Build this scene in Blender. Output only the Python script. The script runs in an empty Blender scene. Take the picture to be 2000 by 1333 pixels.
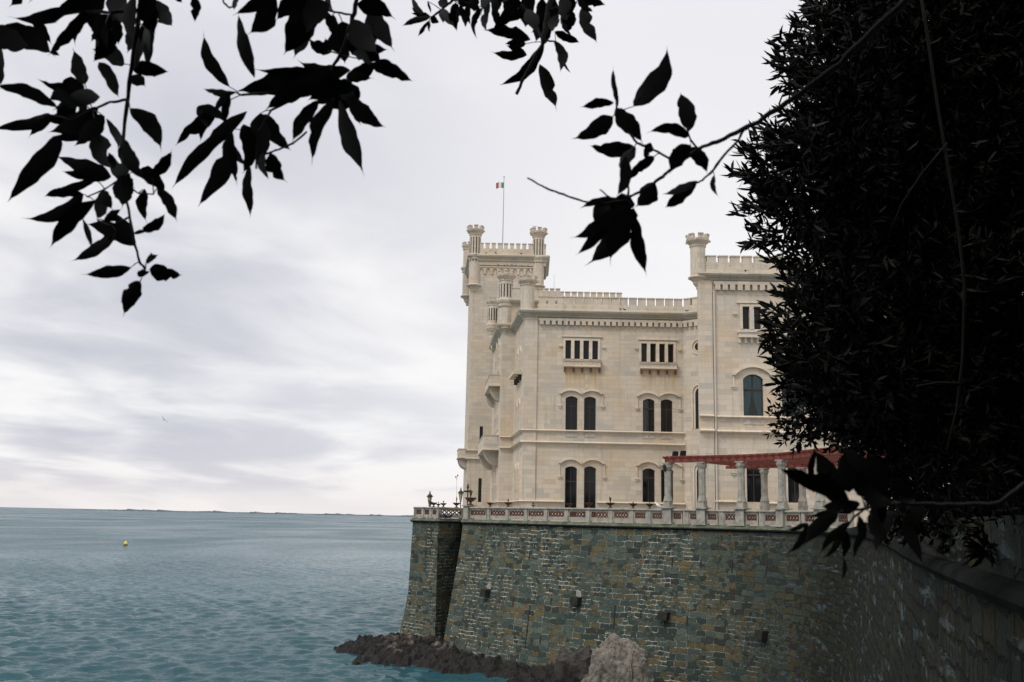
import bpy, bmesh, math, random
from mathutils import Vector, Matrix
import numpy as np
R = math.radians
S = bpy.context.scene
COL = S.collection
random.seed(7)
rng = np.random.default_rng(11)

# ------------------------------------------------------------------ camera
H = 11.8                                  # eye height above the sea
FPX = 35 / 36 * 2000
ROLL = math.atan(0.021)
PITCH = R(10.056)
cd = bpy.data.cameras.new("camera"); cam = bpy.data.objects.new("camera", cd); COL.objects.link(cam)
cd.sensor_width = 36; cd.lens = 35; cd.clip_start = 0.05; cd.clip_end = 60000
cam.location = (0, 0, H)
cam.matrix_world = Matrix.Translation((0, 0, H)) @ Matrix.Rotation(R(90) + PITCH, 4, 'X') @ Matrix.Rotation(ROLL, 4, 'Z')
cd.dof.use_dof = True; cd.dof.focus_distance = 80; cd.dof.aperture_fstop = 9
S.camera = cam
S.view_settings.view_transform = 'Standard'; S.view_settings.look = 'None'
S.view_settings.exposure = 0.0; S.view_settings.gamma = 1

# ------------------------------------------------------------------ sun
SUN_DIR = Vector((-0.55, -0.50, 0.80)).normalized()      # towards the sun (behind the veil of cloud)
sl = bpy.data.lights.new("sun", 'SUN'); sl.energy = 1.4; sl.angle = R(14); sl.color = (1.0, 0.93, 0.84)
so = bpy.data.objects.new("sun", sl); COL.objects.link(so)
so.rotation_euler = SUN_DIR.to_track_quat('Z', 'Y').to_euler()

# ------------------------------------------------------------------ sky
W = bpy.data.worlds.new("World"); S.world = W; W.use_nodes = True
def world():
    nt = W.node_tree; nt.nodes.clear()
    N = nt.nodes.new; L = nt.links.new
    def math_(op, a, b=None, clamp=False):
        n = N('ShaderNodeMath'); n.operation = op; n.use_clamp = clamp
        for i, v in enumerate((a, b)):
            if v is None: continue
            if isinstance(v, (int, float)): n.inputs[i].default_value = v
            else: L(v, n.inputs[i])
        return n.outputs[0]
    def mix(f, a, b, mode='MIX'):
        n = N('ShaderNodeMix'); n.data_type = 'RGBA'; n.blend_type = mode
        for i, v in ((0, f), (6, a), (7, b)):
            if isinstance(v, (int, float)): n.inputs[i].default_value = v
            elif isinstance(v, tuple): n.inputs[i].default_value = (*v, 1)
            else: L(v, n.inputs[i])
        return n.outputs[2]
    def maprange(v, a, b, c=0.0, d=1.0):
        n = N('ShaderNodeMapRange'); n.interpolation_type = 'SMOOTHSTEP'
        L(v, n.inputs[0])
        for i, q in enumerate((a, b, c, d)): n.inputs[i + 1].default_value = q
        return n.outputs[0]
    tc = N('ShaderNodeTexCoord'); sep = N('ShaderNodeSeparateXYZ'); L(tc.outputs['Generated'], sep.inputs[0])
    x, y, z = sep.outputs
    zc = math_('MAXIMUM', z, 0.0)
    den = math_('ADD', zc, 0.10)
    cmb = N('ShaderNodeCombineXYZ'); L(math_('DIVIDE', x, den), cmb.inputs[0]); L(math_('DIVIDE', y, den), cmb.inputs[1])
    def noise(scale, detail, rough, dist, off, sx=1, sy=1):
        m = N('ShaderNodeMapping'); m.inputs['Location'].default_value = off; m.inputs['Scale'].default_value = (sx, sy, 1)
        m.inputs['Rotation'].default_value = (0, 0, R(-14))
        L(cmb.outputs[0], m.inputs[0]); t = N('ShaderNodeTexNoise'); L(m.outputs[0], t.inputs['Vector'])
        t.inputs['Scale'].default_value = scale; t.inputs['Detail'].default_value = detail
        t.inputs['Roughness'].default_value = rough; t.inputs['Distortion'].default_value = dist
        return t.outputs[0]
    n1 = noise(0.62, 5, 0.50, 0.4, (3.1, 1.2, 0), 1, 0.62)
    n2 = noise(1.7, 5, 0.48, 0.5, (7.4, 2.6, 2), 0.8, 0.6)
    d = math_('ADD', math_('MULTIPLY', n1, 0.58), math_('MULTIPLY', n2, 0.42))
    cov = maprange(d, 0.40, 0.60)
    left = maprange(math_('DIVIDE', x, math_('MAXIMUM', math_('ABSOLUTE', y), 0.05)), 0.16, -0.42)   # heavier cloud to the west
    high = maprange(zc, 0.26, 0.50)
    white = (0.985, 0.98, 0.985); grey = (0.60, 0.61, 0.685); soft = (0.93, 0.926, 0.945)
    thin = mix(cov, white, soft)
    heavy = mix(cov, (0.985, 0.98, 0.985), grey)
    c = mix(left, thin, heavy)
    c = mix(math_('MULTIPLY', high, 0.45), c, (0.77, 0.765, 0.84))
    low = maprange(zc, 0.075, 0.0)
    c = mix(math_('MULTIPLY', low, 0.75), c, (0.94, 0.885, 0.865))
    bank = math_('MULTIPLY', maprange(zc, 0.012, 0.03), maprange(zc, 0.085, 0.045))
    c = mix(math_('MULTIPLY', math_('MULTIPLY', bank, cov), 0.55), c, (0.64, 0.64, 0.72))
    up = maprange(zc, 0.44, 1.0, 1.0, 1.75)
    sky = N('ShaderNodeTexSky'); sky.sky_type = 'NISHITA'; sky.sun_disc = False
    el = math.asin(SUN_DIR.z); sky.sun_elevation = el; sky.sun_rotation = math.atan2(SUN_DIR.x, SUN_DIR.y)
    b0 = N('ShaderNodeBackground'); L(sky.outputs[0], b0.inputs[0]); b0.inputs[1].default_value = 0.06
    b1 = N('ShaderNodeBackground'); L(c, b1.inputs[0]); L(up, b1.inputs[1])
    ms = N('ShaderNodeMixShader'); ms.inputs[0].default_value = 0.96
    L(b0.outputs[0], ms.inputs[1]); L(b1.outputs[0], ms.inputs[2])
    o = N('ShaderNodeOutputWorld'); L(ms.outputs[0], o.inputs[0])
world()
S.cycles.max_bounces = 6; S.cycles.diffuse_bounces = 3; S.cycles.transparent_max_bounces = 8
S.cycles.use_denoising = True

# ------------------------------------------------------------------ geometry helpers
_Mi = None
def ray(px, py):
    a = (px - 1000) / FPX; b = -(py - 666.5) / FPX
    c, s = math.cos(ROLL), math.sin(ROLL)
    a, b = a * c - b * s, a * s + b * c
    return Vector((a, math.cos(PITCH) - b * math.sin(PITCH), math.sin(PITCH) + b * math.cos(PITCH)))
def U(px, py=800):
    r = ray(px, py); return r.x / r.y
def at(px, py, Y):                        # the point seen at a photo position, at distance Y
    r = ray(px, py); return Vector((r.x / r.y * Y, Y, H + r.z / r.y * Y))

class MB:
    def __init__(self): self.v = []; self.f = []; self.m = []; self.uv = None
    def add(self, vs, fs, m=0):
        o = len(self.v); self.v += [tuple(p) for p in vs]
        self.f += [tuple(i + o for i in f) for f in fs]; self.m += [m] * len(fs)
    def box(self, x0, x1, y0, y1, z0, z1, m=0, T=None):
        vs = [Vector((x, y, z)) for z in (z0, z1) for (x, y) in ((x0, y0), (x1, y0), (x1, y1), (x0, y1))]
        if T: vs = [T(p) for p in vs]
        self.add(vs, [(3, 2, 1, 0), (4, 5, 6, 7), (0, 1, 5, 4), (1, 2, 6, 5), (2, 3, 7, 6), (3, 0, 4, 7)], m)
    def lathe(self, prof, c=(0, 0, 0), n=16, m=0, a0=0.0):
        vs = []; fs = []
        for (r, z) in prof:
            for k in range(n):
                a = a0 + 2 * math.pi * k / n
                vs.append((c[0] + r * math.cos(a), c[1] + r * math.sin(a), c[2] + z))
        for i in range(len(prof) - 1):
            for k in range(n):
                fs.append((i * n + k, i * n + (k + 1) % n, (i + 1) * n + (k + 1) % n, (i + 1) * n + k))
        fs.append(tuple(reversed(range(n)))); fs.append(tuple((len(prof) - 1) * n + k for k in range(n)))
        self.add(vs, fs, m)
    def tube(self, pts, rad, n=7, m=0):
        pts = [Vector(p) for p in pts]; vs = []; fs = []
        ref = Vector((0.31, 0.17, 0.94))
        for i, p in enumerate(pts):
            d = (pts[min(i + 1, len(pts) - 1)] - pts[max(i - 1, 0)]).normalized()
            s = d.cross(ref); s = s.normalized() if s.length > 1e-4 else Vector((1, 0, 0)); t = s.cross(d)
            r = rad[i] if isinstance(rad, (list, tuple)) else rad
            for k in range(n):
                a = 2 * math.pi * k / n; vs.append(p + (s * math.cos(a) + t * math.sin(a)) * r)
        for i in range(len(pts) - 1):
            for k in range(n):
                fs.append((i * n + k, i * n + (k + 1) % n, (i + 1) * n + (k + 1) % n, (i + 1) * n + k))
        fs.append(tuple(reversed(range(n)))); fs.append(tuple((len(pts) - 1) * n + k for k in range(n)))
        self.add(vs, fs, m)
    def sweep(self, path, prof, m=0, closed_prof=True):
        """profile points (n outwards, z) swept along a plan path; outward is to the right of travel"""
        rings = []
        for i, p in enumerate(path):
            n = miter(path, i)
            rings.append([(p[0] + n[0] * a, p[1] + n[1] * a, z) for a, z in prof])
        k = len(prof); vs = [q for r in rings for q in r]; fs = []
        for i in range(len(path) - 1):
            for j in range(k if closed_prof else k - 1):
                a, b = i * k + j, i * k + (j + 1) % k
                fs.append((a, a + k, b + k, b))
        if closed_prof:
            fs.append(tuple(range(k))); fs.append(tuple(reversed([(len(path) - 1) * k + j for j in range(k)])))
        self.add(vs, fs, m)
    def build(self, name, mats, parent=None, smooth=False, uv=None, autosmooth=False):
        me = bpy.data.meshes.new(name); me.from_pydata(self.v, [], self.f)
        for mt in (mats if isinstance(mats, (list, tuple)) else [mats]): me.materials.append(mt)
        if len(set(self.m)) > 1: me.polygons.foreach_set('material_index', self.m)
        bm = bmesh.new(); bm.from_mesh(me)
        if not smooth == 'keep': bmesh.ops.recalc_face_normals(bm, faces=bm.faces)
        ul = bm.loops.layers.uv.new('UVMap')
        for f in bm.faces:
            nn = f.normal
            if uv is None:
                if abs(nn.z) > 0.8:
                    for l in f.loops: l[ul].uv = (l.vert.co.x, l.vert.co.y)
                else:
                    t = Vector((-nn.y, nn.x, 0)).normalized()
                    for l in f.loops: l[ul].uv = (l.vert.co.dot(t), l.vert.co.z)
            else:
                for l in f.loops: l[ul].uv = uv[l.vert.index]
            if smooth is True: f.smooth = True
        bm.to_mesh(me); bm.free()
        o = bpy.data.objects.new(name, me); COL.objects.link(o)
        if parent: o.parent = parent
        return o
def miter(path, i):
    def nrm(a, b):
        d = Vector((b[0] - a[0], b[1] - a[1])).normalized(); return Vector((d.y, -d.x))
    if i == 0: return nrm(path[0], path[1])
    if i == len(path) - 1: return nrm(path[-2], path[-1])
    a, b = nrm(path[i - 1], path[i]), nrm(path[i], path[i + 1]); s = a + b
    return s / max(0.25, s.dot(a)) if s.length > 1e-4 else a
def offset(path, d): return [(p[0] + miter(path, i)[0] * d, p[1] + miter(path, i)[1] * d) for i, p in enumerate(path)]
def thing(name, label, cat, loc=(0, 0, 0), group=None):
    o = bpy.data.objects.new(name, None); COL.objects.link(o); o.location = loc; o.empty_display_size = 0.3
    return tag(o, label, cat, group)
def tag(o, label, cat, group=None):
    o['label'] = label; o['category'] = cat
    if group: o['group'] = group
    return o
def kind(o, k): o['kind'] = k; return o
def children(o): return [c for c in bpy.data.objects if c.parent == o]
def copy_tree(o, parent=None):
    c = o.copy(); COL.objects.link(c)
    if parent: c.parent = parent
    for ch in children(o): copy_tree(ch, c)
    return c

class Frame:
    """a vertical wall plane: s along it (left to right), n out of it towards the viewer, z up"""
    def __init__(self, P0, P1):
        self.P = Vector((P0[0], P0[1])); d = Vector((P1[0] - P0[0], P1[1] - P0[1]))
        self.L = d.length; self.d = d.normalized(); self.nn = Vector((self.d.y, -self.d.x))
    def T(self, p):
        q = self.P + self.d * p.x - self.nn * p.y * -1.0
        return Vector((q.x, q.y, p.z))
    def pt(self, s, n, z): return self.T(Vector((s, n, z)))
    def box(self, mb, s0, s1, n0, n1, z0, z1, m=0): mb.box(s0, s1, n0, n1, z0, z1, m, T=self.T)
    def px(self, px, py, n=0.0):
        r = ray(px, py); o = self.P + self.nn * n
        # o.nn == t * r.nn
        t = o.dot(self.nn) / (r.x * self.nn.x + r.y * self.nn.y)
        q = Vector((r.x * t, r.y * t)); return (q - self.P).dot(self.d), H + r.z * t
    def prism(self, mb, poly, n0, n1, m=0):
        k = len(poly); vs = [self.pt(s, n0, z) for s, z in poly] + [self.pt(s, n1, z) for s, z in poly]
        fs = [tuple(range(k)), tuple(reversed(range(k, 2 * k)))] + [(i, (i + 1) % k, (i + 1) % k + k, i + k) for i in range(k)]
        mb.add(vs, fs, m)
    def wall(self, mb, z0, z1, holes, s0=0.0, s1=None, n=0.0, depth=0.55, m=0):
        s1 = self.L if s1 is None else s1
        ss = sorted({s0, s1, *[h[0] for h in holes], *[h[1] for h in holes]})
        zs = sorted({z0, z1, *[h[2] for h in holes], *[h[3] for h in holes]})
        for i in range(len(ss) - 1):
            for j in range(len(zs) - 1):
                cs, cz = (ss[i] + ss[i + 1]) / 2, (zs[j] + zs[j + 1]) / 2
                if any(h[0] < cs < h[1] and h[2] < cz < h[3] for h in holes): continue
                mb.add([self.pt(ss[i], n, zs[j]), self.pt(ss[i + 1], n, zs[j]), self.pt(ss[i + 1], n, zs[j + 1]), self.pt(ss[i], n, zs[j + 1])], [(0, 1, 2, 3)], m)
        for a, b, c, d in holes:
            q = [(a, c), (b, c), (b, d), (a, d)]
            for i in range(4):
                p, r = q[i], q[(i + 1) % 4]
                mb.add([self.pt(p[0], n, p[1]), self.pt(r[0], n, r[1]), self.pt(r[0], n - depth, r[1]), self.pt(p[0], n - depth, p[1])], [(0, 1, 2, 3)], m)
    def arch_fill(self, mb, s0, s1, ztop, rise, n0=-0.004, n1=-0.45, seg=10, m=0):
        """stone spandrels that turn the square head of an opening into a segmental arch"""
        w = (s1 - s0) / 2; rr = (w * w + rise * rise) / (2 * rise); cz = ztop - rr; c = (s0 + s1) / 2
        arc = [(s0 + (s1 - s0) * i / seg, cz + math.sqrt(max(0, rr * rr - (s0 + (s1 - s0) * i / seg - c) ** 2))) for i in range(seg + 1)]
        for i in range(seg):
            a, b = arc[i], arc[i + 1]
            if ztop - min(a[1], b[1]) < 1e-3: continue
            self.prism(mb, [a, b, (b[0], ztop + 0.001), (a[0], ztop + 0.001)], n0, n1, m)
    def ribbon(self, mb, pts, w, n0, n1, m=0):
        """a raised strip following a line of (s, z) points"""
        pts = [Vector(p) for p in pts]; L = []; Rr = []
        for i, p in enumerate(pts):
            d = (pts[min(i + 1, len(pts) - 1)] - pts[max(i - 1, 0)]).normalized(); q = Vector((-d.y, d.x)) * (w / 2)
            L.append(p + q); Rr.append(p - q)
        for i in range(len(pts) - 1):
            self.prism(mb, [tuple(L[i]), tuple(L[i + 1]), tuple(Rr[i + 1]), tuple(Rr[i])], n0, n1, m)

# ------------------------------------------------------------------ materials
def mat(name):
    m = bpy.data.materials.new(name); m.use_nodes = True; nt = m.node_tree
    b = nt.nodes['Principled BSDF']
    return m, nt, b
def plain(name, col, rough=0.6, metal=0.0, spec=0.4, var=0.0, vs=6.0):
    m, nt, b = mat(name); b.inputs['Roughness'].default_value = rough; b.inputs['Metallic'].default_value = metal
    b.inputs['Specular IOR Level'].default_value = spec; b.inputs['Base Color'].default_value = (*col, 1)
    if var:
        g = G(nt); n = g.noise(vs, 5, 0.6, coord='Object')
        g.link(g.ramp(n, [(0.3, tuple(c * (1 - var) for c in col)), (0.7, tuple(min(1, c * (1 + var)) for c in col))]), b.inputs['Base Color'])
    return m
class G:
    def __init__(self, nt): self.nt = nt; self.tc = nt.nodes.new('ShaderNodeTexCoord')
    def n(self, t): return self.nt.nodes.new(t)
    def link(self, a, b): self.nt.links.new(a, b)
    def coord(self, which='UV', scale=(1, 1, 1), loc=(0, 0, 0), rot=(0, 0, 0)):
        m = self.n('ShaderNodeMapping'); m.inputs['Scale'].default_value = scale; m.inputs['Location'].default_value = loc
        m.inputs['Rotation'].default_value = rot
        self.link(self.tc.outputs[which], m.inputs[0]); return m.outputs[0]
    def noise(self, scale, detail=4, rough=0.5, dist=0.0, coord='UV', sc=(1, 1, 1), vec=None, col=False, loc=(0, 0, 0)):
        t = self.n('ShaderNodeTexNoise'); self.link(vec if vec else self.coord(coord, sc, loc), t.inputs['Vector'])
        t.inputs['Scale'].default_value = scale; t.inputs['Detail'].default_value = detail
        t.inputs['Roughness'].default_value = rough; t.inputs['Distortion'].default_value = dist
        return t.outputs[1 if col else 0]
    def ramp(self, v, stops, interp='LINEAR'):
        r = self.n('ShaderNodeValToRGB'); r.color_ramp.interpolation = interp; e = r.color_ramp.elements
        while len(e) < len(stops): e.new(0.5)
        for el, (p, c) in zip(e, stops):
            el.position = p; el.color = (*c, 1) if isinstance(c, tuple) else (c, c, c, 1)
        self.link(v, r.inputs[0]); return r.outputs[0]
    def mix(self, f, a, b, mode='MIX'):
        n = self.n('ShaderNodeMix'); n.data_type = 'RGBA'; n.blend_type = mode
        for i, v in ((0, f), (6, a), (7, b)):
            if isinstance(v, (int, float)): n.inputs[i].default_value = v
            elif isinstance(v, tuple): n.inputs[i].default_value = (*v, 1)
            else: self.link(v, n.inputs[i])
        return n.outputs[2]
    def math(self, op, a, b=None, clamp=False):
        n = self.n('ShaderNodeMath'); n.operation = op; n.use_clamp = clamp
        for i, v in enumerate((a, b)):
            if v is None: continue
            if isinstance(v, (int, float)): n.inputs[i].default_value = v
            else: self.link(v, n.inputs[i])
        return n.outputs[0]
    def mr(self, v, a, b, c=0.0, d=1.0):
        n = self.n('ShaderNodeMapRange'); n.interpolation_type = 'SMOOTHSTEP'; self.link(v, n.inputs[0])
        for i, q in enumerate((a, b, c, d)): n.inputs[i + 1].default_value = q
        return n.outputs[0]
    def brick(self, vec, w, h, mortar, c1=(0, 0, 0), c2=(1, 1, 1), off=0.5, sq=1.0, sqf=2, smooth=0.1):
        t = self.n('ShaderNodeTexBrick'); self.link(vec, t.inputs['Vector'])
        t.offset = off; t.squash = sq; t.squash_frequency = sqf
        t.inputs['Color1'].default_value = (*c1, 1); t.inputs['Color2'].default_value = (*c2, 1)
        t.inputs['Mortar'].default_value = (0.5, 0.5, 0.5, 1)
        t.inputs['Scale'].default_value = 1; t.inputs['Mortar Size'].default_value = mortar
        t.inputs['Mortar Smooth'].default_value = smooth; t.inputs['Brick Width'].default_value = w; t.inputs['Row Height'].default_value = h
        return t.outputs[0], t.outputs[1]
    def bump(self, h, bsdf, strength=0.5, dist=0.05):
        b = self.n('ShaderNodeBump'); b.inputs['Strength'].default_value = strength; b.inputs['Distance'].default_value = dist
        self.link(h, b.inputs['Height']); self.link(b.outputs[0], bsdf.inputs['Normal'])
    def addvec(self, vec, colr, amt):
        s = self.n('ShaderNodeVectorMath'); s.operation = 'SUBTRACT'; self.link(colr, s.inputs[0]); s.inputs[1].default_value = (0.5, 0.5, 0.5)
        k = self.n('ShaderNodeVectorMath'); k.operation = 'SCALE'; self.link(s.outputs[0], k.inputs[0]); k.inputs['Scale'].default_value = amt
        a = self.n('ShaderNodeVectorMath'); a.operation = 'ADD'; self.link(vec, a.inputs[0]); self.link(k.outputs[0], a.inputs[1]); return a.outputs[0]

def mk_limestone(name, tint=(1, 1, 1), joint=0.5):
    m, nt, b = mat(name); g = G(nt); b.inputs['Roughness'].default_value = 0.85; b.inputs['Specular IOR Level'].default_value = 0.2
    c, f = g.brick(g.coord('UV'), 1.15, 0.46, 0.012)
    t = lambda *q: tuple(a * k for a, k in zip(q, tint))
    base = g.ramp(c, [(0.0, t(0.51, 0.455, 0.375)), (0.3, t(0.60, 0.535, 0.44)), (0.62, t(0.64, 0.57, 0.475)), (0.85, t(0.57, 0.52, 0.445)), (1.0, t(0.455, 0.43, 0.385))])
    big = g.noise(0.16, 5, 0.6, 0.4)
    base = g.mix(g.mr(big, 0.50, 0.66, 0, 0.65), base, t(0.45, 0.425, 0.375))
    warm = g.noise(0.23, 4, 0.55, 0.3, loc=(31, 7, 0))
    base = g.mix(g.mr(warm, 0.46, 0.66, 0, 0.5), base, t(0.60, 0.465, 0.305))
    streak = g.noise(1.0, 5, 0.6, 0.0, sc=(1.6, 0.10, 1))
    base = g.mix(g.mr(streak, 0.52, 0.72, 0, 0.6), base, t(0.38, 0.36, 0.31))
    fine = g.noise(5.0, 4, 0.7)
    base = g.mix(g.mr(fine, 0.35, 0.75, 0, 0.22), base, t(0.36, 0.33, 0.28))
    base = g.mix(g.math('MULTIPLY', f, joint), base, t(0.30, 0.27, 0.22))
    g.link(base, b.inputs['Base Color'])
    h = g.math('SUBTRACT', g.math('MULTIPLY', fine, 0.3), f); g.bump(h, b, 0.35, 0.02)
    return m, nt, b, g
M = {}
M['limestone'] = mk_limestone('limestone', (1.0, 0.99, 0.972))[0]
def stains(m, g, b, rects):
    """ochre rust runs below the iron-cramped ledges: rects of (u0, u1, top, length) in wall metres"""
    uv = g.n('ShaderNodeSeparateXYZ'); g.link(g.coord('UV'), uv.inputs[0]); old = b.inputs['Base Color'].links[0].from_socket
    st = g.noise(1.0, 4, 0.6, sc=(3.2, 0.14, 1), loc=(3, 0, 0)); soft = g.noise(0.8, 4, 0.6)
    tot = None
    for (u0, u1, zt, ln) in rects:
        k = g.math('MULTIPLY', g.math('MULTIPLY', g.mr(uv.outputs[0], u0 - .5, u0 + .3), g.mr(uv.outputs[0], u1 + .5, u1 - .3)), g.math('MULTIPLY', g.mr(uv.outputs[1], zt - ln, zt - .4), g.mr(uv.outputs[1], zt + .4, zt)))
        tot = k if tot is None else g.math('ADD', tot, k)
    k = g.math('MULTIPLY', tot, g.math('ADD', g.math('MULTIPLY', g.mr(st, 0.42, 0.68), 0.75), g.math('MULTIPLY', soft, 0.35)), True)
    g.link(g.mix(k, old, (0.50, 0.34, 0.15)), b.inputs['Base Color'])
M['tower_stone'] = mk_limestone('tower_limestone', (0.96, 0.935, 0.91))[0]
M['trim'] = mk_limestone('trim_stone', (1.14, 1.13, 1.11), 0.12)[0]
M['moulding'] = mk_limestone('weathered_moulding_stone', (0.80, 0.83, 0.83), 0.2)[0]
M['carved'] = plain('carved_stone', (0.50, 0.46, 0.40), 0.9, spec=0.2, var=0.25, vs=2.5)
M['gap_shade'] = plain('painted_hollow_shade', (0.03, 0.03, 0.03), 0.9, spec=0.1)  # near-black colour painted for the shade inside slits and rooms
M['wood_dark'] = plain('dark_brown_wood', (0.035, 0.022, 0.015), 0.6, var=0.2)
M['rust'] = plain('rusty_iron_stain', (0.20, 0.085, 0.035), 0.85, var=0.4, vs=5)
M['metal_grey'] = plain('grey_metal', (0.35, 0.35, 0.36), 0.45, metal=0.5)
M['pipe'] = plain('painted_pipe', (0.54, 0.50, 0.44), 0.5)
M['black'] = plain('black_metal', (0.012, 0.012, 0.013), 0.45)
M['bronze'] = plain('dark_bronze', (0.035, 0.03, 0.022), 0.45, metal=0.4)
M['lamp_glass'] = plain('amber_lamp_glass', (0.42, 0.36, 0.25), 0.25)
M['terracotta'] = plain('terracotta', (0.115, 0.053, 0.040), 0.85, var=0.3, vs=8)
M['red_paint'] = plain('faded_red_paint', (0.19, 0.045, 0.031), 0.7, var=0.25, vs=3)
M['curtain'] = plain('pale_blue_curtain', (0.25, 0.42, 0.46), 0.9)
M['curtain_red'] = plain('dull_red_curtain', (0.16, 0.06, 0.04), 0.9)
M['pigeon'] = plain('dark_feathers', (0.03, 0.033, 0.04), 0.7, var=0.4)
M['gull'] = plain('white_feathers', (0.78, 0.77, 0.75), 0.8)
M['gull_grey'] = plain('grey_wing_feathers', (0.42, 0.43, 0.46), 0.8)
M['buoy'] = plain('yellow_buoy_paint', (0.75, 0.55, 0.03), 0.45, var=0.1)
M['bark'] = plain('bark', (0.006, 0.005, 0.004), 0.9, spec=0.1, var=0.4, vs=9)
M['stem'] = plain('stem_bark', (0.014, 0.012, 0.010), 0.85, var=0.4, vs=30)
M['plant'] = plain('green_plant', (0.045, 0.075, 0.03), 0.6, var=0.3)
def mk_leaf(name, c1, c2, rough=0.5, spec=0.3):
    m, nt, b = mat(name); g = G(nt); n = g.noise(1.3, 3, 0.6, coord='Object')
    oi = g.noise(17, 2, 0.5, coord='Object')
    c = g.ramp(g.math('ADD', g.math('MULTIPLY', n, 0.6), g.math('MULTIPLY', oi, 0.4)), [(0.35, c1), (0.65, c2)])
    g.link(c, b.inputs['Base Color']); b.inputs['Roughness'].default_value = rough; b.inputs['Specular IOR Level'].default_value = spec
    return m
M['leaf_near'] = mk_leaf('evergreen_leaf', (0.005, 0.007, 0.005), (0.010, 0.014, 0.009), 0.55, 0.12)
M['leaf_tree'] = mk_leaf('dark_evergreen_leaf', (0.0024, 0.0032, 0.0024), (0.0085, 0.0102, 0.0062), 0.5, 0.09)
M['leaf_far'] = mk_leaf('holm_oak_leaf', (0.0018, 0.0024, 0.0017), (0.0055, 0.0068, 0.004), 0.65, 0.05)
def mk_glass():
    m, nt, b = mat('window_glass'); nt.nodes.remove(b)
    o = nt.nodes['Material Output']; tr = nt.nodes.new('ShaderNodeBsdfTransparent'); tr.inputs[0].default_value = (0.62, 0.70, 0.70, 1)
    gl = nt.nodes.new('ShaderNodeBsdfGlossy'); gl.inputs['Roughness'].default_value = 0.03; gl.inputs[0].default_value = (0.8, 0.85, 0.88, 1)
    fr = nt.nodes.new('ShaderNodeFresnel'); fr.inputs[0].default_value = 1.45
    mx = nt.nodes.new('ShaderNodeMixShader'); nt.links.new(fr.outputs[0], mx.inputs[0]); nt.links.new(tr.outputs[0], mx.inputs[1]); nt.links.new(gl.outputs[0], mx.inputs[2])
    nt.links.new(mx.outputs[0], o.inputs[0]); return m
M['glass'] = mk_glass()
M['glass_dark'] = plain('dark_window_glass', (0.010, 0.012, 0.014), 0.06, spec=0.25)
def mk_wall_rubble():
    m, nt, b = mat('rubble_masonry'); g = G(nt); b.inputs['Roughness'].default_value = 0.9; b.inputs['Specular IOR Level'].default_value = 0.06
    uv = g.coord('UV')
    wob = g.addvec(uv, g.noise(0.9, 3, 0.6, col=True), 0.34)
    wob = g.addvec(wob, g.noise(3.5, 3, 0.65, col=True), 0.17)
    cA, fA = g.brick(wob, 0.47, 0.31, 0.030, off=0.43, sq=0.68, sqf=3, smooth=0.4)
    mp = g.n('ShaderNodeMapping'); mp.inputs['Location'].default_value = (7.3, 3.17, 0); g.link(wob, mp.inputs[0])
    cB, fB = g.brick(mp.outputs[0], 0.74, 0.42, 0.030, off=0.37, sq=1.35, sqf=2, smooth=0.4)
    sel = g.mr(g.noise(0.34, 2, 0.4, loc=(3, 9, 0)), 0.50, 0.505)
    c = g.mix(sel, cA, cB); f = g.math('ADD', g.math('MULTIPLY', fA, g.math('SUBTRACT', 1.0, sel)), g.math('MULTIPLY', fB, sel))
    base = g.ramp(c, [(0.0, (0.036, 0.050, 0.045)), (0.16, (0.090, 0.112, 0.090)), (0.32, (0.064, 0.086, 0.076)), (0.46, (0.128, 0.100, 0.048)),
                      (0.60, (0.100, 0.120, 0.096)), (0.72, (0.155, 0.116, 0.056)), (0.84, (0.040, 0.042, 0.034)), (0.92, (0.125, 0.140, 0.112))], 'CONSTANT')
    base = g.mix(0.12, base, (0.098, 0.100, 0.076)); base = g.mix(1.0, base, (1.04, 1.09, 1.09), 'MULTIPLY')
    blot = g.noise(1.6, 6, 0.65); base = g.mix(g.mr(blot, 0.45, 0.72, 0, 0.5), base, (0.044, 0.066, 0.064))
    spk = g.noise(9, 4, 0.7); base = g.mix(g.mr(spk, 0.44, 0.70, 0, 0.7), base, (0.014, 0.017, 0.015))
    wet = g.noise(0.5, 5, 0.6, sc=(1, 0.14, 1), loc=(2, 5, 0)); base = g.mix(g.mr(wet, 0.54, 0.72, 0, 0.55), base, (0.018, 0.024, 0.022))
    algae = g.noise(0.12, 4, 0.6, loc=(8, 1, 0)); base = g.mix(g.mr(algae, 0.46, 0.64, 0, 0.5), base, (0.042, 0.066, 0.062))
    mk = g.noise(1.3, 5, 0.7, loc=(5, 5, 0)); patch = g.noise(0.16, 3, 0.5, loc=(2, 8, 0)); mmask = g.math('MULTIPLY', g.mr(mk, 0.43, 0.56), g.mr(patch, 0.30, 0.50, 0.25, 1.0))
    _, fH = g.brick(wob, 60.0, 0.31, 0.045, off=0.0, smooth=0.3); mmask = g.math('MULTIPLY', mmask, g.math('ADD', 0.42, g.math('MULTIPLY', fH, 0.58)))  # horizontal joints painted brighter, as if their mortar caught the light
    lime = g.mix(mmask, (0.060, 0.066, 0.056), (0.52, 0.52, 0.44))
    sepu = g.n('ShaderNodeSeparateXYZ'); g.link(uv, sepu.inputs[0])
    # lime-streaked stretch near the viewpoint, tree shade mixed into its dark stone colour
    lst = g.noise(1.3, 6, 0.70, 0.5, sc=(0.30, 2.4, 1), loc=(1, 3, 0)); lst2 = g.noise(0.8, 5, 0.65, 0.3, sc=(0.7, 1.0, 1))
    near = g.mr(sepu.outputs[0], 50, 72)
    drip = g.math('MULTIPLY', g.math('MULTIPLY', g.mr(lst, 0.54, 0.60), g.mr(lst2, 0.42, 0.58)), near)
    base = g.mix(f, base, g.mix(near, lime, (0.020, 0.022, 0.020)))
    base = g.mix(g.math('MULTIPLY', near, 0.82), base, (0.012, 0.012, 0.009))
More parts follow.
